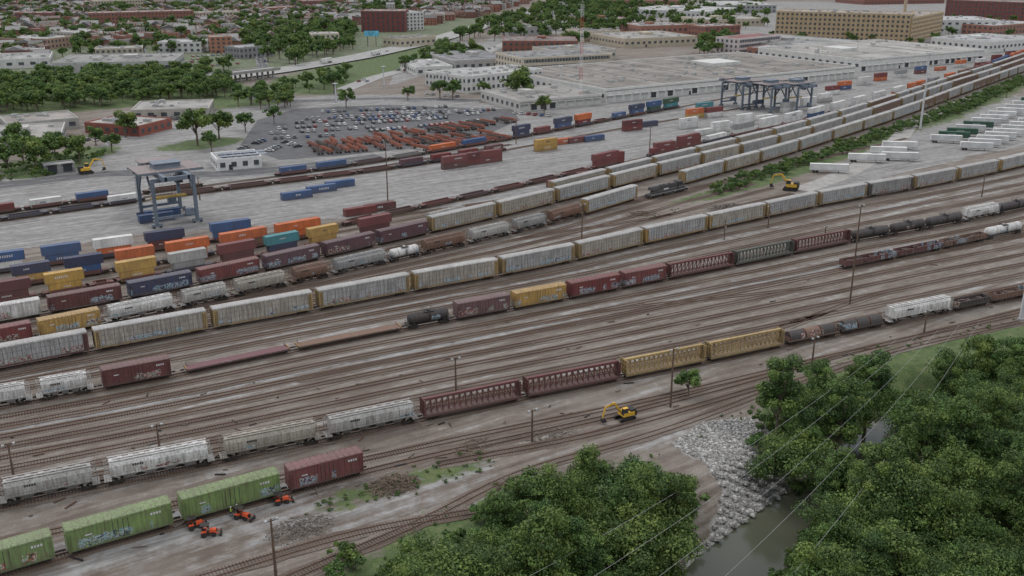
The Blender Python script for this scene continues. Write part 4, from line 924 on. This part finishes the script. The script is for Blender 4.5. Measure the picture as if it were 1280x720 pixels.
# ---------------------------------------------------------------- machines
YEL=plain('machine_yellow',(.6,.36,.04),.5,.2);ORG=plain('machine_orange',(.6,.09,.03),.5,.12)
def excavator():
    mb=MB()
    for sy in (-1.1,1.1):
        mb.prism([(sy-.28,.1),(sy+.28,.1),(sy+.28,.85),(sy-.28,.85)],-1.7,1.7,STEEL);
        for sx in (-1.75,1.75): mb.cyl((sx,sy-.28,.48),(sx,sy+.28,.48),.4,12,STEEL)
    mb.box(0,0,.8,1.6,1.8,.5,STEEL);mb.cyl((0,0,.9),(0,0,1.2),.7,14,STEEL)
    mb.box(-.5,0,1.65,3.4,2.5,.9,YEL);mb.box(-1.5,0,2.3,1.5,2.3,.6,STEEL,top=(.85,.95));mb.box(-2.1,0,1.6,.5,2.5,1.2,STEEL)
    mb.box(.6,.8,2.45,1.4,.9,1.5,DARK,top=(.85,.9));mb.box(.6,.8,3.23,1.25,.9,.08,YEL)
    mb.beam((.9,-.2,1.8),(2.9,-.2,4.6),.4,YEL,.45);mb.beam((2.9,-.2,4.6),(5.2,-.2,4.1),.45,YEL,.3)
    mb.beam((5.2,-.2,4.1),(5.9,-.2,1.6),.32,YEL,.22);mb.beam((3.4,-.2,4.9),(5.3,-.2,4.5),.14,GALV)
    mb.beam((1.2,-.2,1.9),(2.8,-.2,3.7),.15,GALV)
    mb.prism([(-.7,1.5),(.3,1.5),(.3,.6),(-.7,.6)],5.3,6.1,STEEL);mb.box(5.2,-.2,.7,.5,1.0,.3,STEEL,top=(.6,1))
    return mb.mesh('excavator')
EX=excavator()
for u,v,a,s in ((781,524,pi+.5,.92),(988,238,pi-.4,1.35),(108,217,.6,1.3)): x,y=G(u,v);obj(EX,'excavator',(x,y,0),a,s)
def tractor():
    mb=MB()
    mb.box(.1,0,.62,2.4,.7,.35,STEEL);mb.box(.75,0,.95,1.2,.8,.5,ORG,top=(.92,.85));mb.box(-.6,0,.85,.7,1.1,.3,ORG);mb.box(-.65,0,1.15,.45,.5,.12,STEEL);mb.box(-.85,0,1.4,.12,.5,.5,STEEL)
    for sy in (-1,1):
        mb.cyl((-.7,sy*.55,.5),(-.7,sy*.85,.5),.5,14,STEEL);mb.cyl((.95,sy*.5,.34),(.95,sy*.72,.34),.34,12,STEEL);mb.box(-.7,sy*.68,1.02,.9,.34,.08,ORG)
        mb.beam((-1.05,sy*.5,.9),(-1.05,sy*.5,2.1),.07,STEEL);mb.beam((.1,sy*.5,1.),(.1,sy*.5,2.1),.05,STEEL)
        mb.beam((.7,sy*.55,1.),(1.9,sy*.55,.5),.1,ORG)
    mb.box(-.5,0,2.13,1.5,1.25,.08,STEEL);mb.cyl((.2,0,1.15),(.0,0,1.4),.03,5,STEEL);mb.cyl((-.02,0,1.4),(0,0,1.42),.2,12,STEEL)
    mb.box(2.0,0,.35,.4,1.6,.6,STEEL,top=(.5,1));mb.box(1.4,0,.95,.1,.6,.3,STEEL)
    return mb.mesh('compact_tractor')
TRA=tractor()
for u,v,a in ((244,660,.5),(261,669,.2),(303,648,-.3),(352,629,.4)): x,y=G(u,v);obj(TRA,'compact_tractor',(x,y,0),a,.98)
def person(u,v,a,pose):
    x,y=G(u,v)
    V=[(0,0,.95,.13),(0,0,1.2,.125),(0,0,1.42,.13),(0,0,1.52,.055),(.01,0,1.6,.085),(.02,0,1.72,.09)];E=[(0,1),(1,2),(2,3),(3,4),(4,5)]
    def ch_(root,pts):
        p=root
        for q in pts: V.append(q);E.append((p,len(V)-1));p=len(V)-1
        return p
    for s in (-1,1):
        st=.14*s*pose
        ch_(0,[(0,s*.1,.88,.095),(st+.03,s*.11,.5,.065),(st*1.4,s*.12,.1,.045),(st*1.4+.16,s*.13,.05,.035)])
        el=(.08,s*.27,1.13,.04);wr=(.3 if s*pose>0 else .15,s*.26,1.02 if s*pose>0 else .92,.028)
        h=ch_(2,[(0,s*.19,1.4,.06),el,wr,(wr[0]+.06,s*.26,wr[2]-.03,.03)])
        hx,hy,hz=V[h][:3]
        for k in range(4): ch_(h,[(hx+.04,hy+(k-1.5)*.02,hz-.02,.009),(hx+.075-abs(k-1.3)*.006,hy+(k-1.5)*.021,hz-.045,.008)])
        ch_(h,[(hx+.01,hy-s*.035,hz+.005,.01),(hx+.035,hy-s*.045,hz-.01,.008)])
    me=bpy.data.meshes.new('worker');me.from_pydata([q[:3] for q in V],E,[]);o=obj(me,'worker',(x,y,0),a)
    md=o.modifiers.new('skin','SKIN')
    for i,q in enumerate(V): me.skin_vertices[0].data[i].radius=(q[3],q[3])
    me.skin_vertices[0].data[0].use_root=True;o.modifiers.new('sub','SUBSURF').levels=1
    m,nt,b=newmat('worker_clothes_and_skin');tc=N(nt,'ShaderNodeTexCoord');sp=N(nt,'ShaderNodeSeparateXYZ');L_(nt,tc.outputs['Object'],sp.inputs[0])
    c=ramp(nt,math_(nt,'DIVIDE',sp.outputs['Z'],2.),[(0,(.03,.025,.02)),(.05,(.03,.04,.07)),(.47,(.45,.65,.05)),(.745,(.4,.25,.18))],'CONSTANT');L_(nt,c,b.inputs['Base Color']);me.materials.append(m)
    mb=MB();HT=plain('hard_hat',(.65,.65,.62),.4,.05);mb.cyl((.02,0,1.74),(.02,0,1.8),.125,14,HT,.12);mb.cyl((.02,0,1.8),(.02,0,1.88),.12,14,HT,.05);mb.cyl((.05,0,1.735),(.05,0,1.75),.15,14,HT)
    FC=plain('face_features',(.12,.06,.05),.6,.05)
    for s in (-1,1): mb.box(.105,s*.035,1.68,.015,.025,.012,FC);mb.box(.02,s*.095,1.665,.03,.015,.05,FC)
    mb.box(.12,0,1.655,.03,.02,.04,plain('nose_skin',(.4,.25,.18),.6,.05));mb.box(.105,0,1.615,.012,.045,.01,FC)
    obj(mb.mesh('head_details'),'hard_hat_and_face',parent=o)
for q in ((289,645,.4,1),(297,642,2.4,-1),(286,638,-1.,1)): person(*q)
def pile(name,u,v,r,h,mat,n,long):
    mb=MB();x,y=G(u,v)
    for i in range(n):
        t=R.uniform(0,6.28);q=R.random()**.6*r;z=h*(1-q/r)*R.random();L=R.uniform(.3,1)*long;a=R.uniform(0,6.28);e=R.uniform(-.25,.25)
        c=(q*cos(t)*1.5,q*sin(t),z)
        if long>1: mb.cyl((c[0]-L*cos(a)/2,c[1]-L*sin(a)/2,z+.1),(c[0]+L*cos(a)/2,c[1]+L*sin(a)/2,z+.1+e*L),.06,5,mat)
        else: mb.box(*c,L,L*.8,L*.6,mat,a,top=(.6,.6))
    obj(mb.mesh(name),name,(x,y,0),PH)
DW_=plain('dead_wood',(.15,.115,.085),.9,.4);RB=plain('rubble',(.16,.14,.122),.9,.4)
pile('brush_pile',492,607,3.4,1.2,DW_,420,2.2);pile('rubble_pile',375,662,4.2,.7,RB,900,.35);pile('rubble_pile',910,260,6,1.5,RB,400,.9);pile('tie_pile',640,612,3,.8,DW_,160,2.6);pile('rubble_pile',690,545,5,.5,RB,500,.35);pile('tie_pile',800,268,4,1,DW_,120,2.6);pile('tie_pile',590,560,3,.5,DW_,60,2.6)
mb=MB()
for i in range(420):
    u=R.uniform(0,1280);v=R.uniform(250,700)
    if v<560-.2*u-30 or v>735-.25*u: continue
    x,y=G(u,v);a=PH+R.uniform(-.5,.5) if R.random()<.7 else R.uniform(0,3)
    mb.box(x,y,.2,R.uniform(.4,2.6),R.uniform(.15,.3),.2,R.choice([DW_,STEEL,RM,RB]),a)
obj(mb.mesh('scattered_track_debris'),'scattered_track_debris')
mb=MB();mb.box(0,0,12,14,.4,5,plain('billboard_face',(.12,.4,.55),.5,.4,3))
for k in (-4,4): mb.cyl((k,0.4,0),(k,0.4,12),.3,8,STEEL)
x,y=G(465,58);obj(mb.mesh('billboard'),'billboard',(x,y,0))
for i in range(60):
    if i<45: xy_,o_,zz=hw,R.choice([4.,8.]),.95
    else: xy_,o_,zz=rp,3.,.12
    j=R.randint(2,len(xy_)-3);d=xy_[j+1]-xy_[j];a=atan2(d[1],d[0]);s=R.choice([-1,1])
    o=R.choice(TRL[:3]) if R.random()<.25 else R.choice(CARM);obj(o,'semi_trailer' if o in TRL else 'passenger_car',(xy_[j][0]-sin(a)*o_*s,xy_[j][1]+cos(a)*o_*s,zz),a+(0 if s>0 else pi))
mb=MB();x0,y0=G(262,106);x1,y1=G(345,96);W=hypot(x1-x0,y1-y0)
mb.box(W/2,0,6,W,12,1.2,CONC)
for i in range(6): mb.cyl((W*(i+.5)/6,-3,0),(W*(i+.5)/6,-3,5.4),.8,10,CONC);mb.cyl((W*(i+.5)/6,3,0),(W*(i+.5)/6,3,5.4),.8,10,CONC)
for s in (-6,6): mb.box(W/2,s,7,W,.3,.9,CONC)
obj(mb.mesh('highway_overpass'),'highway_overpass',(x0,y0,0),atan2(y1-y0,x1-x0))
# ---------------------------------------------------------------- light, camera
w=bpy.data.worlds.new('World');bpy.context.scene.world=w;w.use_nodes=True;nt=w.node_tree
sky=nt.nodes.new('ShaderNodeTexSky');sky.sky_type='NISHITA';sky.sun_disc=False;sky.sun_elevation=radians(55);sky.sun_rotation=radians(-60);sky.dust_density=3
hs_=nt.nodes.new('ShaderNodeHueSaturation');hs_.inputs['Saturation'].default_value=.35;hs_.inputs['Value'].default_value=1.2
nt.links.new(sky.outputs[0],hs_.inputs['Color']);nt.links.new(hs_.outputs[0],nt.nodes['Background'].inputs[0]);nt.nodes['Background'].inputs[1].default_value=.15
sd=bpy.data.lights.new('sun','SUN');sd.energy=1.2;sd.angle=radians(22);sd.color=(1,.985,.96);so=bpy.data.objects.new('sun',sd);bpy.context.scene.collection.objects.link(so)
so.rotation_euler=(radians(35),0,radians(60))
cd=bpy.data.cameras.new('camera');cd.sensor_width=36;cd.lens=36*F/1280;cd.clip_end=20000;cd.clip_start=1
co=bpy.data.objects.new('camera',cd);bpy.context.scene.collection.objects.link(co);co.location=(0,0,H);co.rotation_euler=(pi/2-TH,0,0)
bpy.context.scene.camera=co
sc=bpy.context.scene;sc.view_settings.view_transform='Standard';sc.view_settings.look='None';sc.view_settings.exposure=0
